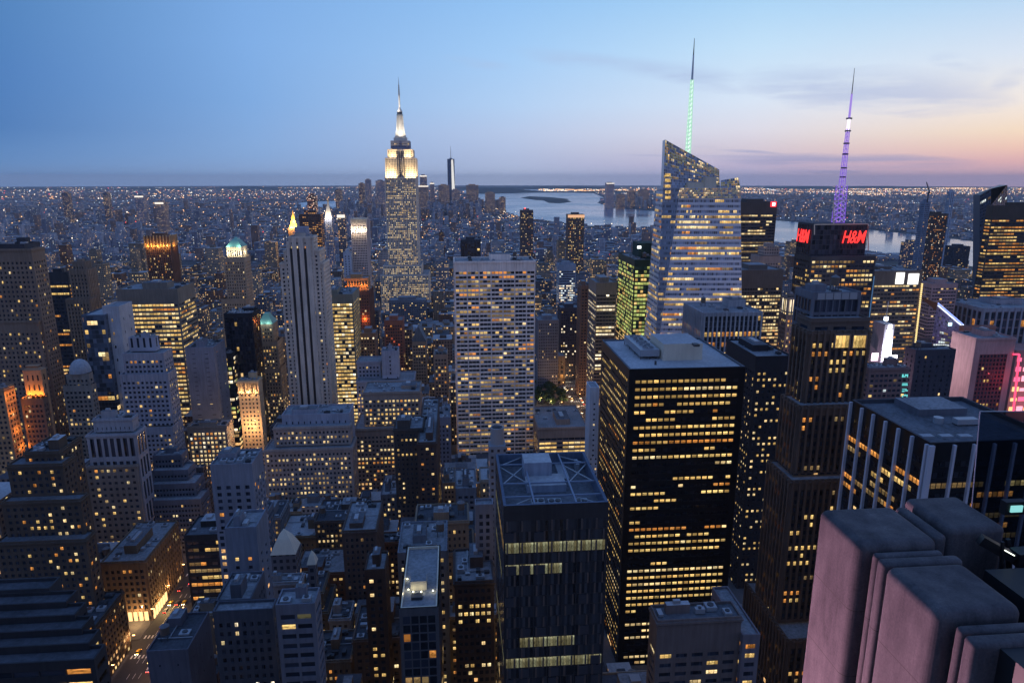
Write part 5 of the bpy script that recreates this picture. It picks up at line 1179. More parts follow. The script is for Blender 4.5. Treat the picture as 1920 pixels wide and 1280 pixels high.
for (nm, lb, xL, xR, y, Y, dep, m_) in (
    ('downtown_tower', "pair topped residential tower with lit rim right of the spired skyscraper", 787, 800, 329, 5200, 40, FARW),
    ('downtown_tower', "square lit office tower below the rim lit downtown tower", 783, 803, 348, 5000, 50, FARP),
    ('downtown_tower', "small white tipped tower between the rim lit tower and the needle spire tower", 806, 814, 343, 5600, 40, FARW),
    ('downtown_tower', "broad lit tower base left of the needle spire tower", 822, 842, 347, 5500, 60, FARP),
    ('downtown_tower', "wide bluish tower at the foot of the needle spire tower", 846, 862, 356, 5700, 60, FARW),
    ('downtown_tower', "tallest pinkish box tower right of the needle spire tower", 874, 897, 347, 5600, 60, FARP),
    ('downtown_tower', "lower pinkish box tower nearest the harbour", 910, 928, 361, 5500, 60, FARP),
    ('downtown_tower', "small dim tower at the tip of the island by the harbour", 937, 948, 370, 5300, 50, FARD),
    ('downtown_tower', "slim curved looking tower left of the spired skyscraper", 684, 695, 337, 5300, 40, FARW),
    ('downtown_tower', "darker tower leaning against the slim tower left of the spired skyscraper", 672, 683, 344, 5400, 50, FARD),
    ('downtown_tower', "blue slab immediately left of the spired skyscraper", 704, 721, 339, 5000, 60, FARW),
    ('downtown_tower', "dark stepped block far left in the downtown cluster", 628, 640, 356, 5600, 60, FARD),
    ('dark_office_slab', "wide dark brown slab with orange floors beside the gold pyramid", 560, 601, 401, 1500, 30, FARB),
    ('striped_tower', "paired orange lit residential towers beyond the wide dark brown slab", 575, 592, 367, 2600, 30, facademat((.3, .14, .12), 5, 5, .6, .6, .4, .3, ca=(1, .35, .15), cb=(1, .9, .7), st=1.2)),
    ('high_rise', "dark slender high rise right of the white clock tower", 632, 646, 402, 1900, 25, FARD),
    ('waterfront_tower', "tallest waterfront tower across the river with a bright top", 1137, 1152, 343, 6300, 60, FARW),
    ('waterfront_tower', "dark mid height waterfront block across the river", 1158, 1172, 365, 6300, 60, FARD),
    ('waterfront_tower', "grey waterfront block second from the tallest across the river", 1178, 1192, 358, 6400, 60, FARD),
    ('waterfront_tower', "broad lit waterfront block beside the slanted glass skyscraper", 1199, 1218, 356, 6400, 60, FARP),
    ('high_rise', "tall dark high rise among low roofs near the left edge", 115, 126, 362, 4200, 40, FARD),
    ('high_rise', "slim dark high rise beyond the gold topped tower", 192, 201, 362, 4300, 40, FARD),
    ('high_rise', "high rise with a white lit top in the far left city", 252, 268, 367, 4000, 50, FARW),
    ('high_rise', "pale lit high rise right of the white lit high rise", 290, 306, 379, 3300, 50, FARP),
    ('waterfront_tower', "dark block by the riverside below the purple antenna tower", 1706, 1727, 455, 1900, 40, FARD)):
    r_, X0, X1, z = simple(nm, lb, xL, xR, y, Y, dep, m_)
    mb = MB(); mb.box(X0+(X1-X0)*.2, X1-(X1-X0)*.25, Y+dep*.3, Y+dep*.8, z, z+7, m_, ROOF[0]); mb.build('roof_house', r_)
    if 'white' in lb or 'bright' in lb or 'rim' in lb: mb = MB(); mb.box(X0-.5, X1+.5, Y-1.5, Y-.2, z-9, z-1, led("rim", (1, .9, .75), 1.2)); mb.build('lit_rim', r_)
r_, X0, X1, z = simple('pyramid_tower', "office tower crowned by a glowing gold pyramid", 540, 558, 428, 1900, 28, FARB)
gp = MB(); cx, cyy, hw = (X0+X1)/2, 1914, (X1-X0)*.42; zt = on_y(549, 393, cyy)[2]
a = [(cx-hw, cyy-hw, z), (cx+hw, cyy-hw, z), (cx+hw, cyy+hw, z), (cx-hw, cyy+hw, z)]; b = [(cx-hw*.5, cyy-hw*.5, z+(zt-z)*.4), (cx+hw*.5, cyy-hw*.5, z+(zt-z)*.4), (cx+hw*.5, cyy+hw*.5, z+(zt-z)*.4), (cx-hw*.5, cyy+hw*.5, z+(zt-z)*.4)]; c_ = [(cx, cyy, zt)]*4
GOLD = plain("gold_leaf", (.85, .50, .12), .45, .3); gp.ring(a, b, GOLD); gp.ring(b, c_, GOLD); gp.build('gold_pyramid', r_)
for q in (-1, 1): lamp('floodlight', 'POINT', (cx+q*hw*.7, cyy-hw*2.0, z+4), 90000, (1, .6, .2), r_)
lamp('floodlight', 'POINT', (cx, cyy-hw*1.6, z+(zt-z)*.45), 50000, (1, .62, .2), r_)
r_, X0, X1, z = simple('clock_tower', "slender white stone campanile with a lit pointed top", 609, 622, 410, 1850, 20, FARW)
gp = MB(); cx, cyy, hw = (X0+X1)/2, 1860, (X1-X0)*.5
a = [(cx-hw, cyy-hw, z), (cx+hw, cyy-hw, z), (cx+hw, cyy+hw, z), (cx-hw, cyy+hw, z)]; zz = on_y(614, 384, cyy)[2]; b = [(cx-hw*.3, cyy-hw*.3, zz), (cx+hw*.3, cyy-hw*.3, zz), (cx+hw*.3, cyy+hw*.3, zz), (cx-hw*.3, cyy+hw*.3, zz)]
gp.ring(a, b, WHITEST); gp.cyl(cx, cyy, zz, zz+8, hw*.3, hw*.25, WHITEST, 8); gp.cyl(cx, cyy, zz+8, on_y(614, 371, cyy)[2], hw*.25, .1, GOLD, 8); gp.build('pointed_roof', r_)
for q in (-1, 1): lamp('floodlight', 'POINT', (cx+q*hw, cyy-hw*2.2, z+3), 30000, (1, .9, .75), r_)

# ------------------------------------------------------------------ parapet of the viewing terrace, close by
K = 1.6
def near(px, py, drop=3.0): return on_z(px, py, EYE-drop*K)
STONE = None
m, n, o = new_mat("limestone_ashlar"); t = n.n.new('ShaderNodeTexCoord').outputs['Object']
x, y, z = n.sep(t)
st_ = n.noise(n.xyz(n.m('MULTIPLY', x, 2.2), n.m('MULTIPLY', y, 2.2), n.m('MULTIPLY', z, .5)), 1.3, 8, .7); gr = n.noise(t, 30, 6, .75); bl = n.noise(t, 1.1, 4)
f = n.m('ADD', n.m('MULTIPLY', st_, .5), n.m('ADD', n.m('MULTIPLY', gr, .25), n.m('MULTIPLY', bl, .25)))
base = n.ramp(n.rng(f, .32, .68), [(0, (38, 36, 40)), (.3, (68, 65, 69)), (.65, (92, 88, 90)), (1, (124, 118, 118))])
jv = n.m('FRACT', n.m('DIVIDE', n.m('ADD', z, n.m('MULTIPLY', y, .0)), 1.05)); joint = n.m('LESS_THAN', jv, .012)
base = n.mix(joint, base, (.05, .045, .045, 1))
bp = n.n.new('ShaderNodeBump'); bp.inputs['Strength'].default_value = .5; bp.inputs['Distance'].default_value = .02
n.put(bp.inputs['Height'], n.m('SUBTRACT', n.m('ADD', n.m('MULTIPLY', gr, .5), st_), n.m('MULTIPLY', joint, 2)))
b = principled(n, o, base, .85, spec=.25); n.l.new(bp.outputs[0], b.inputs['Normal']); STONE = m
import bmesh
def stone_block(root, name, x0, x1, y0, y1, z0, z1, r):
    bm = bmesh.new(); bmesh.ops.create_cube(bm, size=1)
    for v in bm.verts: v.co = ((x0+x1)/2+v.co.x*(x1-x0), (y0+y1)/2+v.co.y*(y1-y0), (z0+z1)/2+v.co.z*(z1-z0))
    ed = [e for e in bm.edges if abs(e.verts[0].co.z-z1) < 1e-4 or abs(e.verts[1].co.z-z1) < 1e-4]
    bmesh.ops.bevel(bm, geom=ed, offset=r, segments=7, profile=.5, affect='EDGES')
    L = root.location
    for v in bm.verts: v.co = (v.co.x-L[0], v.co.y-L[1], v.co.z-L[2])
    me = bpy.data.meshes.new(name); bm.to_mesh(me); bm.free(); me.materials.append(STONE)
    for p in me.polygons: p.use_smooth = len(p.vertices) == 4 and p.area < .5*(x1-x0)
    o = bpy.data.objects.new(name, me); scene.collection.objects.link(o); o.parent = root
par = empty('stone_parapet', (3.6*K, 4.3*K, EYE-30), "rounded pale stone parapet piers close by, lit pink from below", 'parapet')
zt = EYE-3*K; zb = EYE-26
for (x0, x1, y0, y1, dz, r, nm) in (
    (3.37, 4.10, 4.97, 5.64, 0, .13, 'pier'), (3.39, 4.06, 4.02, 4.66, 0, .13, 'pier'), (3.66, 4.3, 2.9, 3.50, -.16, .13, 'pier'),
    (3.46, 4.06, 4.85, 4.93, -.05, .055, 'rib'), (3.425, 4.12, 4.70, 4.81, -.03, .06, 'rib'),
    (3.48, 4.06, 3.89, 3.97, -.06, .055, 'rib'), (3.44, 4.12, 3.72, 3.84, -.04, .06, 'rib'),
    (4.14, 4.26, 5.08, 5.66, -.03, .07, 'rib'), (4.31, 4.86, 5.14, 5.78, 0, .10, 'pier')):
    stone_block(par, nm, x0*K, x1*K, y0*K, y1*K, zb, zt+dz*K, r*K*.62)
wb = MB(); wb.box(3.62*K, 9*K, -2, 5.45*K, zb-20, zt-1.5, wallmat(.03, .03, .035)); wb.build('terrace_wall', par)
lamp('floodlight', 'SPOT', (-.6*K, 7.2*K, zt-8.5), 10500, (1, .50, .66), par, aim=(3.4*K, 4.6*K, zt-2.2), spot=80)
# glass screen with a slim post
m, n, o = new_mat("screen_glass"); gl = n.n.new('ShaderNodeBsdfGlossy'); gl.inputs[0].default_value = (.6, .7, .8, 1); gl.inputs['Roughness'].default_value = .03
tr = n.n.new('ShaderNodeBsdfTransparent'); tr.inputs[0].default_value = (.42, .46, .52, 1); mxs = n.n.new('ShaderNodeMixShader'); mxs.inputs[0].default_value = .07
n.l.new(tr.outputs[0], mxs.inputs[1]); n.l.new(gl.outputs[0], mxs.inputs[2]); n.l.new(mxs.outputs[0], o.inputs[0]); PANE = m
cb = empty('shade_filler', (4.1*K, 3.3*K, zt-2), "black boxes added to imitate the dark recess beside the parapet piers", 'shade_block')  # added black boxes stand in for the darkness of the recess
mb = MB(); mb.box(3.62*K, 5.4*K, 2.3*K, 3.78*K, zt-2.2, zt-.12, plain("recess_shade_black", (.010, .011, .014), .6)); mb.box(4.35*K, 6.0*K, 3.4*K, 4.75*K, zt-2.2, zt-.25, plain("recess_shade_black", (.010, .011, .014), .6)); mb.build('black_body', cb)
gs = empty('glass_screen', (5.4*K, 5.4*K, EYE-5), "tall clear safety glass pane standing beyond the stone parapet", 'glass screen')
q = [on_y(px, py, 5.9*K) for px, py in ((1838, 771), (1990, 771), (1980, 1030), (1815, 1030))]
mb = MB(); mb.face(q, PANE); mb.face([(a, b+.012, c) for a, b, c in q][::-1], PANE); mb.build('pane', gs)
mb = MB(); mb.bar(q[0], q[3], .012, plain("edge_glass", (.14, .20, .26), .3)); mb.bar(q[0], q[1], .014, plain("edge_glass2", (.20, .26, .34), .3)); mb.build('edge', gs)
dv = empty('security_camera', (5.1*K, 4.6*K, zt), "black bracketed camera unit with a small lit strip behind the parapet", 'camera')
DB = plain("black_plastic", (.012, .012, .014), .35)
def N(px, py, y_): return on_y(px, py, y_*K)
mb = MB(); a = N(1838, 1010, 5.0); b = N(1900, 1045, 4.9); mb.bar(a, b, .13, DB); mb.bar(b, N(1960, 1040, 4.9), .20, DB); mb.bar(N(1890, 1010, 5), N(1893, 1090, 5), .05, DB); mb.build('black_body', dv)
mb = MB(); mb.bar(N(1884, 1031, 4.8), N(1902, 1041, 4.8), .012, led("strip", (.9, 1, .8), 3)); mb.build('status_light', dv)
mb = MB(); mb.bar(N(1880, 1015, 4.9), N(1876, 1090, 4.9), .035, DB); mb.build('bracket', dv)
dm = empty('display_box', (5.4*K, 5.2*K, EYE-4), "small black box with a glowing turquoise display behind the glass", 'display')
a, b = N(1894, 947, 5.2), N(1918, 960, 5.2); mb = MB(); mb.box(a[0]-.05, b[0]+.05, a[1]+.01, a[1]+.12, b[2]-.04, a[2]+.04, DB, bottom=True); mb.build('case', dm)
mb = MB(); mb.box(a[0]+.02, b[0]-.02, a[1]-.01, a[1]+.009, b[2]+.01, a[2]-.01, led("cyan_display", (.35, .9, .9), .8)); mb.build('display', dm)

for k_, (xa_, xb_, ya_, yb2_, h_, lb_) in enumerate(((-215, -105, -75, -12, 175, "unseen slab east of the viewing tower, added to block sky light"), (100, 215, -75, 10, 215, "unseen slab west of the viewing tower, added to block sky light"))):  # unseen slabs added to keep sky light off the near blocks
    nb = empty('sky_blocker_slab', ((xa_+xb_)/2, ya_, 0), lb_, 'building'); mb = MB(); mb.box(xa_, xb_, ya_, yb2_, 0, h_, facademat((.30, .27, .25), 3, 3.6, .4, .5, .2), ROOF[1]); mb.build('wall', nb)
    mb = MB(); mb.box(xa_+20, xb_-20, ya_+12, yb2_-12, h_, h_+6, wallmat(.3, .27, .25), ROOF[1]); mb.build('penthouse', nb)
ht = empty('viewing_tower', (0, -20, 0), "tall stone slab tower that carries the viewing terrace", 'building')
mb = MB(); mb.box(-75, 70, -42, -1.0, 0, EYE-14, facademat((.30, .27, .25), 3, 3.6, .4, .5, .2), ROOF[1]); mb.box(-30, 40, -40, -2.5, EYE-14, EYE-3.2, wallmat(.3, .27, .25), ROOF[1]); mb.build('wall', ht)

# ------------------------------------------------------------------ park trees
BARK = wallmat(.10, .075, .055)
m, n, o = new_mat("foliage"); nn = n.noise(n.n.new('ShaderNodeTexCoord').outputs['Object'], .8, 3); principled(n, o, n.mix(n.rng(nn, .3, .7), (.025, .05, .018, 1), (.07, .11, .035, 1)), .8); LEAF = m
def make_tree(seed):
    R_ = random.Random(seed); tr_ = MB(); H = 9
    tr_.cyl(0, 0, 0, 4.2, .35, .22, BARK, 7, False)
    for k in range(5):
        a = k*1.257+R_.random(); tr_.bar((0, 0, 3.4+.3*k), (2.6*cos(a), 2.6*sin(a), 6+R_.random()*2.5), .18, BARK)
    cr = MB()
    for k in range(620):
        c = R_.randrange(9); ca = c*.7*2; cx_, cy_, cz_ = (2.4*cos(ca)*(c % 3)/1.6, 2.4*sin(ca)*(c % 3)/1.6, 6.2+(c % 4)*1.1)
        d = [R_.gauss(0, 1) for _ in range(3)]; L = math.sqrt(sum(q*q for q in d)) or 1; r = 2.1*(.55+.5*R_.random())
        p = (cx_+d[0]/L*r, cy_+d[1]/L*r, cz_+d[2]/L*r*.75); u = [R_.gauss(0, .32) for _ in range(3)]; v = [R_.gauss(0, .32) for _ in range(3)]
        cr.face([tuple(p[i]-u[i]-v[i] for i in range(3)), tuple(p[i]+u[i]-v[i] for i in range(3)), tuple(p[i]+u[i]+v[i] for i in range(3)), tuple(p[i]-u[i]+v[i] for i in range(3))], LEAF)
    return tr_, cr
spots = []
R_ = random.Random(5)
for i in range(200):
    px, py = R_.uniform(1008, 1078), R_.uniform(718, 764)
    p = on_z(px, py, 0)
    if p[0] < 123 and all((p[0]-q_[0])**2+(p[1]-q_[1])**2 > 49 for q_ in spots): spots.append(p)
    if len(spots) >= 34: break
spots.sort(key=lambda p: (p[1], p[0]))
proto = None
rows_ = ["nearest", "second", "third", "fourth", "farthest"]
for i, p in enumerate(spots):
    lb = "park tree with a full dark green crown in the clump beside the avenue"
    if i == 0:
        tr_, cr = make_tree(3); proto = empty('park_tree', (0, 0, 0), lb, 'tree', 'trees of the small park')
        pc = [tr_.build('trunk', proto), cr.build('crown', proto)]; root = proto
    else:
        root = proto.copy(); scene.collection.objects.link(root)
        for c in pc: cc = c.copy(); scene.collection.objects.link(cc); cc.parent = root
    root.location = (p[0], p[1], .25); root.rotation_euler = (0, 0, i*1.7); s_ = 1+.3*sin(i*2.3); root.scale = (s_, s_, s_*1.1)

# ------------------------------------------------------------------ cars and street lamps on the two avenues in view
def make_car(body, lights, lc, name):
    root = empty('car', (0, 0, 0), "", 'car', 'cars on the avenues')
    mb = MB(); p = plain(name, body, .3, .2); g = plain("car_glass", (.02, .02, .03), .1)
    prof = [(-2.3, .35), (-2.3, .85), (-1.7, .95), (-1.1, 1.42), (.7, 1.42), (1.3, .95), (2.25, .82), (2.3, .35)]
    L = [(-.9, y_, z_) for y_, z_ in prof]; R2 = [(.9, y_, z_) for y_, z_ in prof]
    mb.face(L[::-1], p); mb.face(R2, p)
    for i in range(len(prof)-1): mb.face([L[i], L[i+1], R2[i+1], R2[i]], g if i in (2, 4) else p)
    a = mb.build('body', root); a.location = (0, 0, 0)
    out = [a]
    for sx_ in (-.62, .62):
        mb = MB(); mb.box(sx_-.2, sx_+.2, -2.42, -2.31, .5, .76, led("car_"+lights, lc, 14 if lights == 'head' else 8)); o = mb.build('headlight' if lights == 'head' else 'taillight', root); o.location = (0, 0, 0); out.append(o)
    for sx_ in (-.85, .85):
        for sy_ in (-1.4, 1.4):
            mb = MB(); n_ = 10; A = [(sx_-.1, sy_+.33*cos(2*pi*i/n_), .33+.33*sin(2*pi*i/n_)) for i in range(n_)]; B = [(sx_+.1, y_, z_) for _, y_, z_ in A]; mb.ring(A, B, DB); mb.face(A, DB); mb.face(B, DB)
            o = mb.build('wheel', root); o.location = (0, 0, 0); out.append(o)
    return root, out
CARS = {}
def put_car(kind, x, y, label, turn=0):
    if kind not in CARS:
        body, lt, lc = {'cab': ((.75, .45, .04), 'head', (1, .9, .7)), 'dark': ((.03, .03, .035), 'head', (1, .92, .8)), 'redtail': ((.08, .08, .09), 'tail', (1, .05, .03)), 'white': ((.6, .6, .6), 'tail', (1, .06, .04))}[kind]
        CARS[kind] = make_car(body, lt, lc, "car_paint_"+kind); root = CARS[kind][0]
    else:
        src, parts = CARS[kind]; root = src.copy(); scene.collection.objects.link(root)
        for c in parts: cc = c.copy(); scene.collection.objects.link(cc); cc.parent = root
    root.location = (x, y, .13); root.rotation_euler = (0, 0, turn); root['label'] = label
R_ = random.Random(9)
for (AX, y0, y1, nn_, where) in ((-173, 318, 480, 26, ""), (141, 640, 900, 40, "avenue beside the park")):
    lane = 0; used = set()
    for k in range(nn_):
        ln, sl = R_.choice((-6, -2, 2, 6)), R_.randrange(int(y0/7.5), int(y1/7.5))
        if (ln, sl) in used: continue
        used.add((ln, sl)); kd = R_.choice(('cab', 'dark') if ln < 3 and AX > 0 or ln in (2,) else ('redtail', 'white', 'cab'))
        nm = {'cab': 'yellow taxi with headlights on', 'dark': 'dark car with headlights on', 'redtail': 'dark car showing red tail lights', 'white': 'white car showing red tail lights'}[kd]
        place = "the avenue below the big corner building" if AX < 0 else "the avenue beside the park trees"
        put_car(kd, AX+ln, sl*7.5, nm+" on "+place)
SLAMP = {}
def street_lamp(x, y, side, label, on=True):
    if side not in SLAMP:
        root = empty('street_lamp', (0, 0, 0), label, 'street lamp', 'street lamps along the avenues')
        mb = MB(); mb.cyl(0, 0, 0, 8.6, .12, .07, DARKMETAL, 6); mb.bar((0, 0, 8.5), (side*2.2, 0, 9.1), .08, DARKMETAL); a = mb.build('pole', root); a.location = (0, 0, 0)
        mb = MB(); mb.box(side*1.6-.3, side*1.6+.9*side if side > 0 else side*1.6+.3, -.25, .25, 8.85, 9.0, led("sodium", (1, .50, .16), 12), bottom=True); b = mb.build('lamp_head', root); b.location = (0, 0, 0)
        SLAMP[side] = (root, [a, b])
    else:
        src, parts = SLAMP[side]; root = src.copy(); scene.collection.objects.link(root)
        for c in parts: cc = c.copy(); scene.collection.objects.link(cc); cc.parent = root
    root.location = (x, y, .24); root['label'] = label
    return root
k = 0
for AX, ys, pw, where in ((-173, range(300, 480, 24), 2600, "the big corner building's avenue"), (141, range(650, 900, 32), 7000, "the avenue beside the park")):
    for j, y_ in enumerate(ys):
        for sd in (-1, 1):
            r_ = street_lamp(AX+sd*10.6, y_, -sd, "orange glowing street lamp along "+where)
            if (j+(sd > 0)) % 2 == 0: lamp('lamp_light', 'POINT', (AX+sd*9, y_, 8.6), pw, (1, .50, .18), r_)
for k, (px, py) in enumerate(((1012, 760), (1030, 766), (1050, 768), (1070, 764), (1084, 752), (1080, 735), (1020, 716), (1060, 716))):
    X, Y, _ = on_z(px, py, 0); r_ = street_lamp(X, Y, 1, "white lamp standing among the small park's trees"); r_['group'] = 'lamps of the small park'; lamp('lamp_light', 'POINT', (X, Y-1, 7.5), 2600, (1, .78, .5), r_)
# the blazing shop at the foot of the corner building
t, z, _, _ = kT[0]
SHOP = led("shop", (1, .62, .26), 1.7)
for k in range(7):
    X0 = t[1]-1.2-(k+1)*3.1; mb = MB(); mb.box(X0, X0+2.0, t[2]-.5, t[2]-.05, .6, 6.4, SHOP); mb.build('shop_window', corner)
for k in range(6):
    Y = t[2]+1.0+k*3.4; mb = MB(); mb.box(t[1]+.05, t[1]+.5, Y, Y+2.1, .6, 6.4, SHOP); mb.build('shop_window', corner)
lamp('shop_glow', 'POINT', (t[1]-8, t[2]-5, 6), 6000, (1, .58, .24), corner); lamp('shop_glow', 'POINT', (t[1]+4.5, t[2]+8, 5), 7000, (1, .62, .22), corner)
# white stage pyramid roofs among the low buildings
for (pxL, pxR, pyb, pyt, Y, lb) in ((508, 553, 1040, 991, 300, "white pyramid roof of a low pavilion with a ridge line"), (577, 591, 1058, 1024, 262, "narrow white spire roof on a small dark tower")):
    X0, _, z0 = on_y(pxL, pyb, Y); X1 = x_at(pxR, Y, z0); zt_ = on_y((pxL+pxR)/2, pyt, Y+5)[2]; root = empty('pavilion', ((X0+X1)/2, Y, 0), lb, 'building')
    mb = MB(); D_ = max(4, (X1-X0)*.9); mb.box(X0, X1, Y, Y+D_, 0, z0, facademat((.12, .12, .14), 3, 3.5, .5, .5, .1)); mb.build('wall', root)
    pyramid(root, (X0, X1, Y, Y+D_), z0, zt_, WHITEST, .03); HERO.append((X0, X1, Y, Y+D_, z0, pxL, pxR, pyt, pyb+20, None))
X, Y, Z = on_y(932, 831, 330); wt = empty('roof_tank', (X, Y, 0), "large round grey tank on a plain shaft beside the steel beamed roof", 'tank')
rt_ = (x_at(945, Y, Z)-x_at(920, Y, Z))/2; mb = MB(); mb.box(X-rt_*1.25, X+rt_*1.25, Y-rt_*1.25, Y+rt_*1.25, 0, Z, facademat((.24, .25, .28), 3.2, 3.6, .4, .4, .12)); mb.build('shaft', wt)
mb = MB(); zt2 = on_y(932, 800, Y)[2]; mb.cyl(X, Y, Z, zt2, rt_, rt_, METAL, 20, False); mb.cyl(X, Y, Z, zt2-1.2, rt_*.86, rt_*.86, DARKMETAL, 20); mb.ring([(X+rt_*cos(2*pi*i/20), Y+rt_*sin(2*pi*i/20), zt2) for i in range(20)], [(X+rt_*.86*cos(2*pi*i/20), Y+rt_*.86*sin(2*pi*i/20), zt2) for i in range(20)], METAL); mb.build('tank', wt)
HERO.append((X-4, X+4, Y-4, Y+4, Z, 918, 946, 800, 850, None))

# ------------------------------------------------------------------ the ordinary buildings of the near blocks
R_ = random.Random(21)
cand = []
def clash(x0, x1, y0, y1): return any(x0 < h[1]+1 and x1 > h[0]-1 and y0 < h[3]+1 and y1 > h[2]-1 for h in HERO)
for i in range(len(AVE)-1):
    for j in range(0, 24):
        xa, xb, ya, yb = AVE[i]+15, AVE[i+1]-15, STREETS[j]+9, STREETS[j+1]-9
        if xa < 123 and xb > 0 and 585 < ya < 800: park = True
        else: park = False
        for row in (0, 1):
            x = xa
            while x < xb-8:
                wd = min(R_.choice((12, 15, 18, 22, 26, 32)) if ya < 1000 else R_.choice((18, 24, 30, 40)), xb-x)
                if xb-x-wd < 9: wd = xb-x
                y0, y1 = (ya, ya+(yb-ya)/2-1.5) if row == 0 else (ya+(yb-ya)/2+1.5, yb)
                x1 = x+wd-R_.choice((0, 0, .4, 1.5)); dp = (y1-y0)*R_.uniform(.7, 1)
                y1 = y0+dp if row == 0 else y1; y0 = y1-dp if row == 1 else y0
                H = R_.triangular(16, 105, 38) if ya < 950 else (R_.triangular(12, 80, 24) if ya < 1500 else R_.triangular(10, 55, 16))
                if ya > 950 and R_.random() < .06: H = R_.uniform(70, 120)
                if park and x1 > 12: x += wd; continue
                cand.append([x, x1, y0, y1, H]); x += wd
# trim: nothing ordinary may stand in front of what the photograph shows
def cap(b):
    x0, x1, y0, y1, H = b
    pl, pr = min(project(x0, y0, 30)[0], project(x0, y1, 30)[0]), max(project(x1, y0, 30)[0], project(x1, y1, 30)[0])
    if pr < -40 or pl > 1960 or y0 < 120: return None
    lim = H
    for h in HERO:
        if h[2] > y0-2 and pl < h[6]-1 and pr > h[5]+1:
            px = max(pl, h[5]); z = on_y(min(max((pl+pr)/2, h[5]), h[6]), h[8]-2, y0)[2]
            z2 = on_y(min(max((pl+pr)/2, h[5]), h[6]), h[8]-2, y1)[2]
            lim = min(lim, z, z2)
    # keep the skyline and the park view open
    yt = 405 if y0 > 900 else 480
    lim = min(lim, on_y(min(max((pl+pr)/2, 0), 1920), yt, y0)[2])
    if y0 < 640 and pr > 1004 and pl < 1104: lim = min(lim, on_y(1050, 770, y0)[2])
    if y0 < 372 and pr > 222 and pl < 345: lim = min(lim, on_y(285, 1268, y0)[2])
    if 372 <= y0 < 480 and x0 > -170 and pl < 400: lim = min(lim, 14)
    return lim
blds = []
for b in cand:
    if clash(*b[:4]): 
        # try a narrower footprint
        ok = False
        for (fa, fb, ga, gb) in ((0, .5, 0, 1), (.5, 1, 0, 1), (0, 1, 0, .5), (0, 1, .5, 1), (0, .5, 0, .5), (.5, 1, .5, 1), (.5, 1, 0, .5), (0, .5, .5, 1)):
            q = [b[0]+(b[1]-b[0])*fa, b[0]+(b[1]-b[0])*fb, b[2]+(b[3]-b[2])*ga, b[2]+(b[3]-b[2])*gb, b[4]]
            if q[1]-q[0] > 7 and q[3]-q[2] > 7 and not clash(*q[:4]): b = q; ok = True; break
        if not ok: continue
    c = cap(b)
    if c is None or c < 7: continue
    b[4] = min(b[4], c*R_.uniform(.86, 1.0) if c < b[4] else b[4]); blds.append(b)
# how much of each shows: fill a coarse picture from near to far
GW, GH = 480, 320
occ = np.zeros((GH, GW), bool)
yy, xx = np.mgrid[0:GH, 0:GW]
def hull(pts):
    pts = sorted(set(pts)); 
    def half(ps):
        o = []
        for p in ps:
            while len(o) > 1 and (o[-1][0]-o[-2][0])*(p[1]-o[-2][1])-(o[-1][1]-o[-2][1])*(p[0]-o[-2][0]) <= 0: o.pop()
            o.append(p)
        return o
    a, b = half(pts), half(pts[::-1]); return a[:-1]+b[:-1]
def cover(x0, x1, y0, y1, z):
    P_ = []
    for X in (x0, x1):
        for Y in (max(y0, 5), y1):
            for Z in (0, z): a, b = project(X, Y, Z); P_.append((a/4, b/4))
    H_ = hull(P_); xs_, ys_ = [p[0] for p in H_], [p[1] for p in H_]
    i0, i1, j0, j1 = max(0, int(min(ys_))), min(GH, int(max(ys_))+2), max(0, int(min(xs_))), min(GW, int(max(xs_))+2)
    if i0 >= i1 or j0 >= j1: return None
    m_ = np.ones((i1-i0, j1-j0), bool); X_, Y_ = xx[i0:i1, j0:j1]+.5, yy[i0:i1, j0:j1]+.5
    for k in range(len(H_)):
        a, b = H_[k], H_[(k+1) % len(H_)]; m_ &= ((b[0]-a[0])*(Y_-a[1])-(b[1]-a[1])*(X_-a[0])) >= 0
    return i0, i1, j0, j1, m_
allb = [(b[2], 'b', b) for b in blds]+[(h[2], 'h', h) for h in HERO]
allb.sort(key=lambda q: q[0])
vis = []
for y_, kd, b in allb:
    c = cover(b[0], b[1], b[2], b[3], b[4])
    if c is None: continue
    i0, i1, j0, j1, m_ = c; sub = occ[i0:i1, j0:j1]; new = m_ & ~sub
    if kd == 'b':
        nv = int(new.sum())
        if nv: ii, jj = np.nonzero(new); vis.append((nv, b, (jj.mean()+j0)*4, (ii.mean()+i0)*4, (ii.max()+i0)*4))
    sub |= m_
vis.sort(key=lambda q: -q[0])
print("ordinary buildings in view", len(vis), "smallest kept", vis[min(len(vis)-1, 185)][0])
NIND = 185
PALS = [((.20, .115, .09), 'red brown brick'), ((.27, .23, .20), 'tan brick'), ((.34, .31, .29), 'pale stone'), ((.17, .14, .14), 'dark brown'), ((.26, .28, .33), 'blue grey'), ((.12, .12, .14), 'charcoal'), ((.40, .40, .42), 'light grey'), ((.30, .25, .20), 'buff brick')]
refs = [h for h in HERO if h[9]]
seen_labels = {}
ind = sorted(vis[:NIND], key=lambda q: q[1][2])
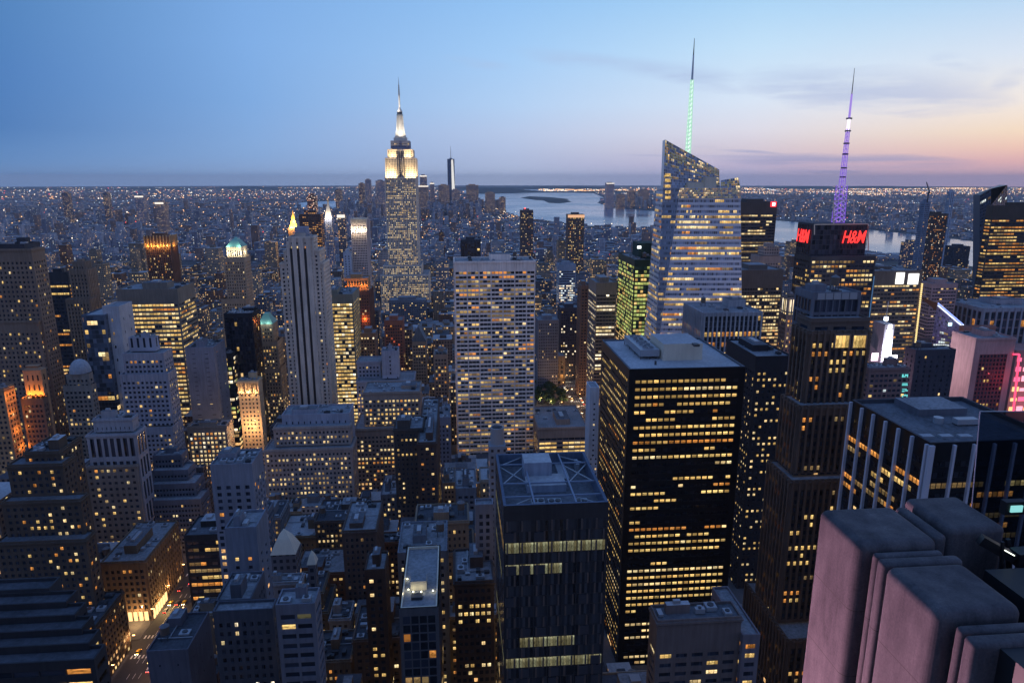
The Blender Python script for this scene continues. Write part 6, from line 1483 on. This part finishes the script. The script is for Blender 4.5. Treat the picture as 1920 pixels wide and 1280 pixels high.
for nv, b, cxp, cyp, ymx in ind:
    x0, x1, y0, y1, H = b
    colr, cname = R_.choice(PALS); v = R_.uniform(.45, .85); colr = tuple(round(c*v, 3) for c in colr)
    litp = R_.choice((.08, .14, .2, .3, .45)); D = math.sqrt(x0*x0+y0*y0+(EYE-H)**2)
    ribbon = R_.random() < .15
    s = S(fh=R_.choice((3.4, 3.6, 3.8)), bw=R_.choice((2.6, 3.0, 3.4)) if not ribbon else 3.4, wf=.9 if ribbon else R_.choice((.38, .45, .5)), hf=.5, wall=colr, lit=litp, row=.3, top=R_.choice((2, 3, 4.5)), run=.4 if ribbon else 0,
          pal=R_.choice(((('warm', 3), ('yellow', 3), ('dim', 2)), (('orange', 3), ('yellow', 2), ('dim', 2)), (('warm', 2), ('white', 1), ('dim', 3)))), lod=1, rc=R_.randrange(4), pier=R_.choice((0, 0, .25)))
    root = empty('city_building', ((x0+x1)/2, y0, 0), "", 'building', 'ordinary buildings packed between the towers')
    left = (x0+x1)/2 < 20
    near_ = D < 620 and nv > 60
    wall = MB(); wins = []; floors = {}
    t = (x0, x1, y0, y1); setb = H > 45 and R_.random() < .45 and x1-x0 > 14
    tiers = [(t, H)] if not setb else [((x0+2.5, x1-2.5, y0+2.5, y1-2), H), (t, H*R_.uniform(.65, .85))]
    feats = []
    for k, (tt, zz) in enumerate(tiers):
        zl = tiers[k+1][1] if k+1 < len(tiers) else 0
        zv = max(zl, on_y(cxp, min(ymx, 1290), y0)[2]-5)
        if near_:
            for f in ('front', 'right' if left else 'left'): facade(wall, wins, f, tt, zl, zz, zv, s, R_, floors)
            for f in ('back', 'left' if left else 'right'):
                O, u, nn_, W = FACES[f](tt); wall.wall(O, u, W, zl, zz, facademat(colr, s['bw'], s['fh'], s['wf'], .5, litp), R_.randrange(99)*s['bw'], 0)
        else:
            wall.box(tt[0], tt[1], tt[2], tt[3], zl, zz, facademat(PALS[[p[1] for p in PALS].index(cname)][0], 3.0, 3.6, .5, .5, .3 if litp > .25 else .14), ROOF[s['rc']], R_.randrange(99)*3.0, R_.randrange(9)*3.6)
    wall.build('wall', root)
    if near_:
        if D > 330: s['lod'] = 0
        put_windows(root, wins, floors, s)
        for k, (tt, zz) in enumerate(tiers): roof_deck(root, tt, zz, R_, s['rc'], clutter=(R_.randrange(5, 12) if k == 0 else 0), wall=colr, tank=.55)
    else:
        tt, zz = tiers[0]; mb = MB(); w_, d_ = tt[1]-tt[0], tt[3]-tt[2]
        a, c = R_.uniform(.1, .4), R_.uniform(.15, .5); mb.box(tt[0]+w_*a, tt[0]+w_*(a+.35), tt[2]+d_*c, tt[2]+d_*(c+.4), zz, zz+R_.uniform(2.5, 5), wallmat(*colr), ROOF[(s['rc']+1) % 4]); mb.build('roof_house', root)
        if D < 1100 and R_.random() < .4: water_tank(root, tt[0]+w_*.8, tt[2]+d_*.3, zz, 2.0, 3.8, 2.5)
    kinds = [c.name.split('.')[0] for c in root.children]
    ft = ' with a water tank' if 'water_tank' in kinds else (' with setback top' if setb else (' with ribbon windows' if ribbon and near_ else ''))
    sz = 'low' if H < 28 else ('midrise' if H < 60 else 'tall')
    lt = 'mostly dark' if litp < .15 else ('brightly lit' if litp > .25 else 'partly lit')
    h = min(refs, key=lambda h: abs((h[5]+h[6])/2-cxp)+.8*abs(min(max(cyp, h[7]), h[8])-cyp)+(40 if h[9] == root.get('x') else 0))
    dx, dyv = cxp-(h[5]+h[6])/2, cyp-h[8]
    rel = 'below' if dyv > -10 and abs(dx) < 60 else ('right of' if dx > 0 else 'left of')
    if y0 > h[2]+5 and rel != 'below': rel = 'behind'
    lab = f"{sz} {lt} {cname} block{ft} {rel} {h[9]}"
    if len(lab.split()) > 14: lab = f"{sz} {lt} {cname} block {rel} {h[9]}"
    if len(lab.split()) > 15: lab = f"{sz} {lt} {cname.split()[-1]} block {rel} {h[9]}"
    seen_labels.setdefault(lab, []).append((cxp, root))
    root['label'] = lab
for lab, rs in seen_labels.items():
    if len(rs) > 1:
        rs.sort(key=lambda q: q[0]); n_ = len(rs)
        for k, (_, r_) in enumerate(rs):
            od = ('left', 'right')[k] if n_ == 2 else (('leftmost', 'second', 'third', 'fourth', 'fifth', 'sixth', 'seventh', 'eighth', 'ninth')[min(k, 8)] if k < n_-1 else 'rightmost')
            r_['label'] = od+' '+lab
# the rest of the near and middle blocks, one object
rest = MB(); faces = [facademat(c[0], 3.0, 3.6, .5, .5, .18 if k % 2 else .3, .4) for k, c in enumerate(PALS)]
for nv, b, cxp, cyp, ymx in vis[NIND:]:
    k = R_.randrange(len(faces)); rest.box(b[0], b[1], b[2], b[3], 0, b[4], faces[k], ROOF[R_.randrange(4)], R_.randrange(999)*3.0, R_.randrange(50)*3.6)
    w_, d_ = b[1]-b[0], b[3]-b[2]
    if b[2] < 1500: rest.box(b[0]+w_*.3, b[0]+w_*.6, b[2]+d_*.3, b[2]+d_*.7, b[4], b[4]+3.5, faces[k], ROOF[0])
tag(rest.build('crowded_blocks'), kind='stuff')

# ------------------------------------------------------------------ the far city: thousands of roofs and lamps to the horizon
def inside(px, py, poly):
    c = False; j = len(poly)-1
    for i in range(len(poly)):
        if (poly[i][1] > py) != (poly[j][1] > py) and px < (poly[j][0]-poly[i][0])*(py-poly[i][1])/(poly[j][1]-poly[i][1])+poly[i][0]: c = not c
        j = i
    return c
WPX = [(1790, 560), (1826, 500), (1740, 484), (1640, 477), (1560, 471), (1462, 459), (1390, 449), (1240, 430), (1100, 423), (1030, 416), (985, 409), (950, 399), (925, 383), (880, 368), (862, 356), (930, 352.2), (1010, 352.2),
       (1060, 356), (1110, 360), (1135, 371), (1120, 379), (1150, 389), (1240, 396), (1390, 407), (1462, 413), (1560, 421), (1640, 431), (1730, 440), (1820, 451), (1960, 474), (1960, 560)]
RPX = [(545, 391), (640, 392), (716, 384), (716, 377), (640, 376), (560, 380)]
far = MB(); R_ = random.Random(77)
fm = [facademat((.36, .35, .40), 4.5, 4.5, .5, .5, .07, .5, st=.9, key='f'), facademat((.28, .21, .21), 4.5, 4.5, .5, .5, .06, .5, ca=(1, .6, .3), st=1.0, key='f'),
      facademat((.46, .47, .53), 5, 4.5, .5, .5, .05, .5, ca=(1, .9, .75), st=1.0, key='f'), facademat((.20, .21, .27), 5, 4.5, .5, .5, .09, .5, ca=(1, .8, .5), cb=(.8, .95, 1), st=1.0, key='f')]
nfar = 0
for k in range(17000):
    v = R_.random(); px = R_.uniform(-60, 1980)
    py = 353+ (490-353)*(v**1.55)
    X, Y, _ = on_z(px, py, 0)
    if Y < 1960 or Y > 17000: continue
    if inside(px, py, WPX) or inside(px, py+1.0, WPX) or inside(px, py, RPX): continue
    tall = R_.random()
    sc_ = 1+max(0, Y-3000)/5000
    H = R_.uniform(9, 24)
    if Y < 6500 and tall < .10: H = R_.uniform(28, 62)
    if tall < .015 and Y < 6000: H = R_.uniform(60, 105)
    if 780 < px < 960 and 4300 < Y < 6500: H = R_.uniform(30, 120)
    if 640 < px < 720 and 4300 < Y < 6500: H = R_.uniform(30, 110)
    if 1140 < px < 1240 and 4600 < Y < 6500: H = R_.uniform(30, 110)
    if (900 < px < 1250 and 395 < py < 440 and Y > 2600) or (px > 1380 and 440 < py < 520 and Y > 1700 and px < 1860): H = min(H, R_.uniform(6, 13))
    w_, d_ = R_.uniform(14, 40)*sc_*(.6 if H > 40 else 1), R_.uniform(14, 34)*sc_
    far.box(X-w_/2, X+w_/2, Y, Y+d_, 0, H, fm[R_.randrange(4)], ROOF[R_.choice((0, 2, 2, 1))], R_.randrange(9999)*4.5, R_.randrange(99)*4.5); nfar += 1
tag(far.build('far_city_blocks'), kind='stuff')
pts = MB(); L1 = [led("far_white", (1, .84, .62), 3.2), led("far_amber", (1, .50, .18), 3.0), led("far_cool", (.75, .88, 1), 2.6), led("far_red", (1, .08, .06), 3)]
def spark(X, Y, Z, r, m_):
    pts.face([(X-r, Y, Z-r), (X+r, Y, Z-r), (X+r, Y, Z+r), (X-r, Y, Z+r)], m_); pts.face([(X-r, Y+.3, Z+r), (X+r, Y+.3, Z+r), (X+r, Y+r, Z+r*.3), (X-r, Y+r, Z+r*.3)], m_)
for k in range(6000):
    v = R_.random(); px = R_.uniform(-20, 1940); py = 352.5+150*(v**2.0)
    if px > 1390 and R_.random() < .55: py = R_.uniform(353, 366)
    elif 1010 < px < 1240 and R_.random() < .5: py = R_.uniform(354, 363)
    elif px < 560 and R_.random() < .3: py = R_.uniform(355, 376)
    X, Y, _ = on_z(px, py, 0)
    if Y < 900 or inside(px, py, WPX) or inside(px, py, RPX): continue
    big = R_.random(); r = Y*.00030*(.6+1.5*big**4) 
    spark(X, Y, R_.uniform(14, 40) if Y < 6000 else R_.uniform(5, 20), r, L1[R_.choices((0, 1, 2, 3), (7, 10, 2, 1.3))[0]])
for k in range(150):
    px, py = R_.uniform(0, 1920), 354+95*R_.random()**1.7
    if R_.random() < .35: px = R_.uniform(1390, 1900); py = R_.uniform(353.5, 368)
    X, Y, _ = on_z(px, py, 0)
    if Y > 24000: continue
    a = R_.choice((0, pi/2, 0, .35, 1.2)); st_ = R_.uniform(28, 60)*(1+Y/5000); m_ = L1[R_.choices((0, 1, 2), (2, 6, 1))[0]]
    for q in range(R_.randrange(10, 30)):
        x_, y_ = X+cos(a)*st_*q, Y+sin(a)*st_*q; u_, v_ = project(x_, y_, 12)
        if y_ < 1500 or inside(u_, v_, WPX) or inside(u_, v_, RPX): continue
        spark(x_, y_, 12+R_.random()*8, y_*.00036, m_)
for k in range(900):
    px, py = (R_.uniform(1395, 1915), 353+R_.random()**2*7) if k % 3 else (R_.uniform(1010, 1240), R_.uniform(355, 359))
    X, Y, _ = on_z(px, py, 0); spark(X, Y, 10, min(Y, 20000)*.00045*R_.uniform(.6, 1.3), L1[R_.choice((0, 1, 1))])
tag(pts.build('far_city_lights'), kind='stuff')

# ------------------------------------------------------------------ evening haze
m = bpy.data.materials.new("evening_haze"); m.use_nodes = True; nt = m.node_tree; nt.nodes.clear()
o = nt.nodes.new('ShaderNodeOutputMaterial'); pv = nt.nodes.new('ShaderNodeVolumePrincipled'); pv.inputs['Color'].default_value = (.92, .96, 1, 1); pv.inputs['Density'].default_value = 2.8e-5; pv.inputs['Anisotropy'].default_value = 0.0
nt.links.new(pv.outputs[0], o.inputs['Volume'])
mb = MB(); mb.box(-34000, 34000, -6000, 34500, -1, 470, m, bottom=True); hz = mb.build('haze'); hz['kind'] = 'stuff'
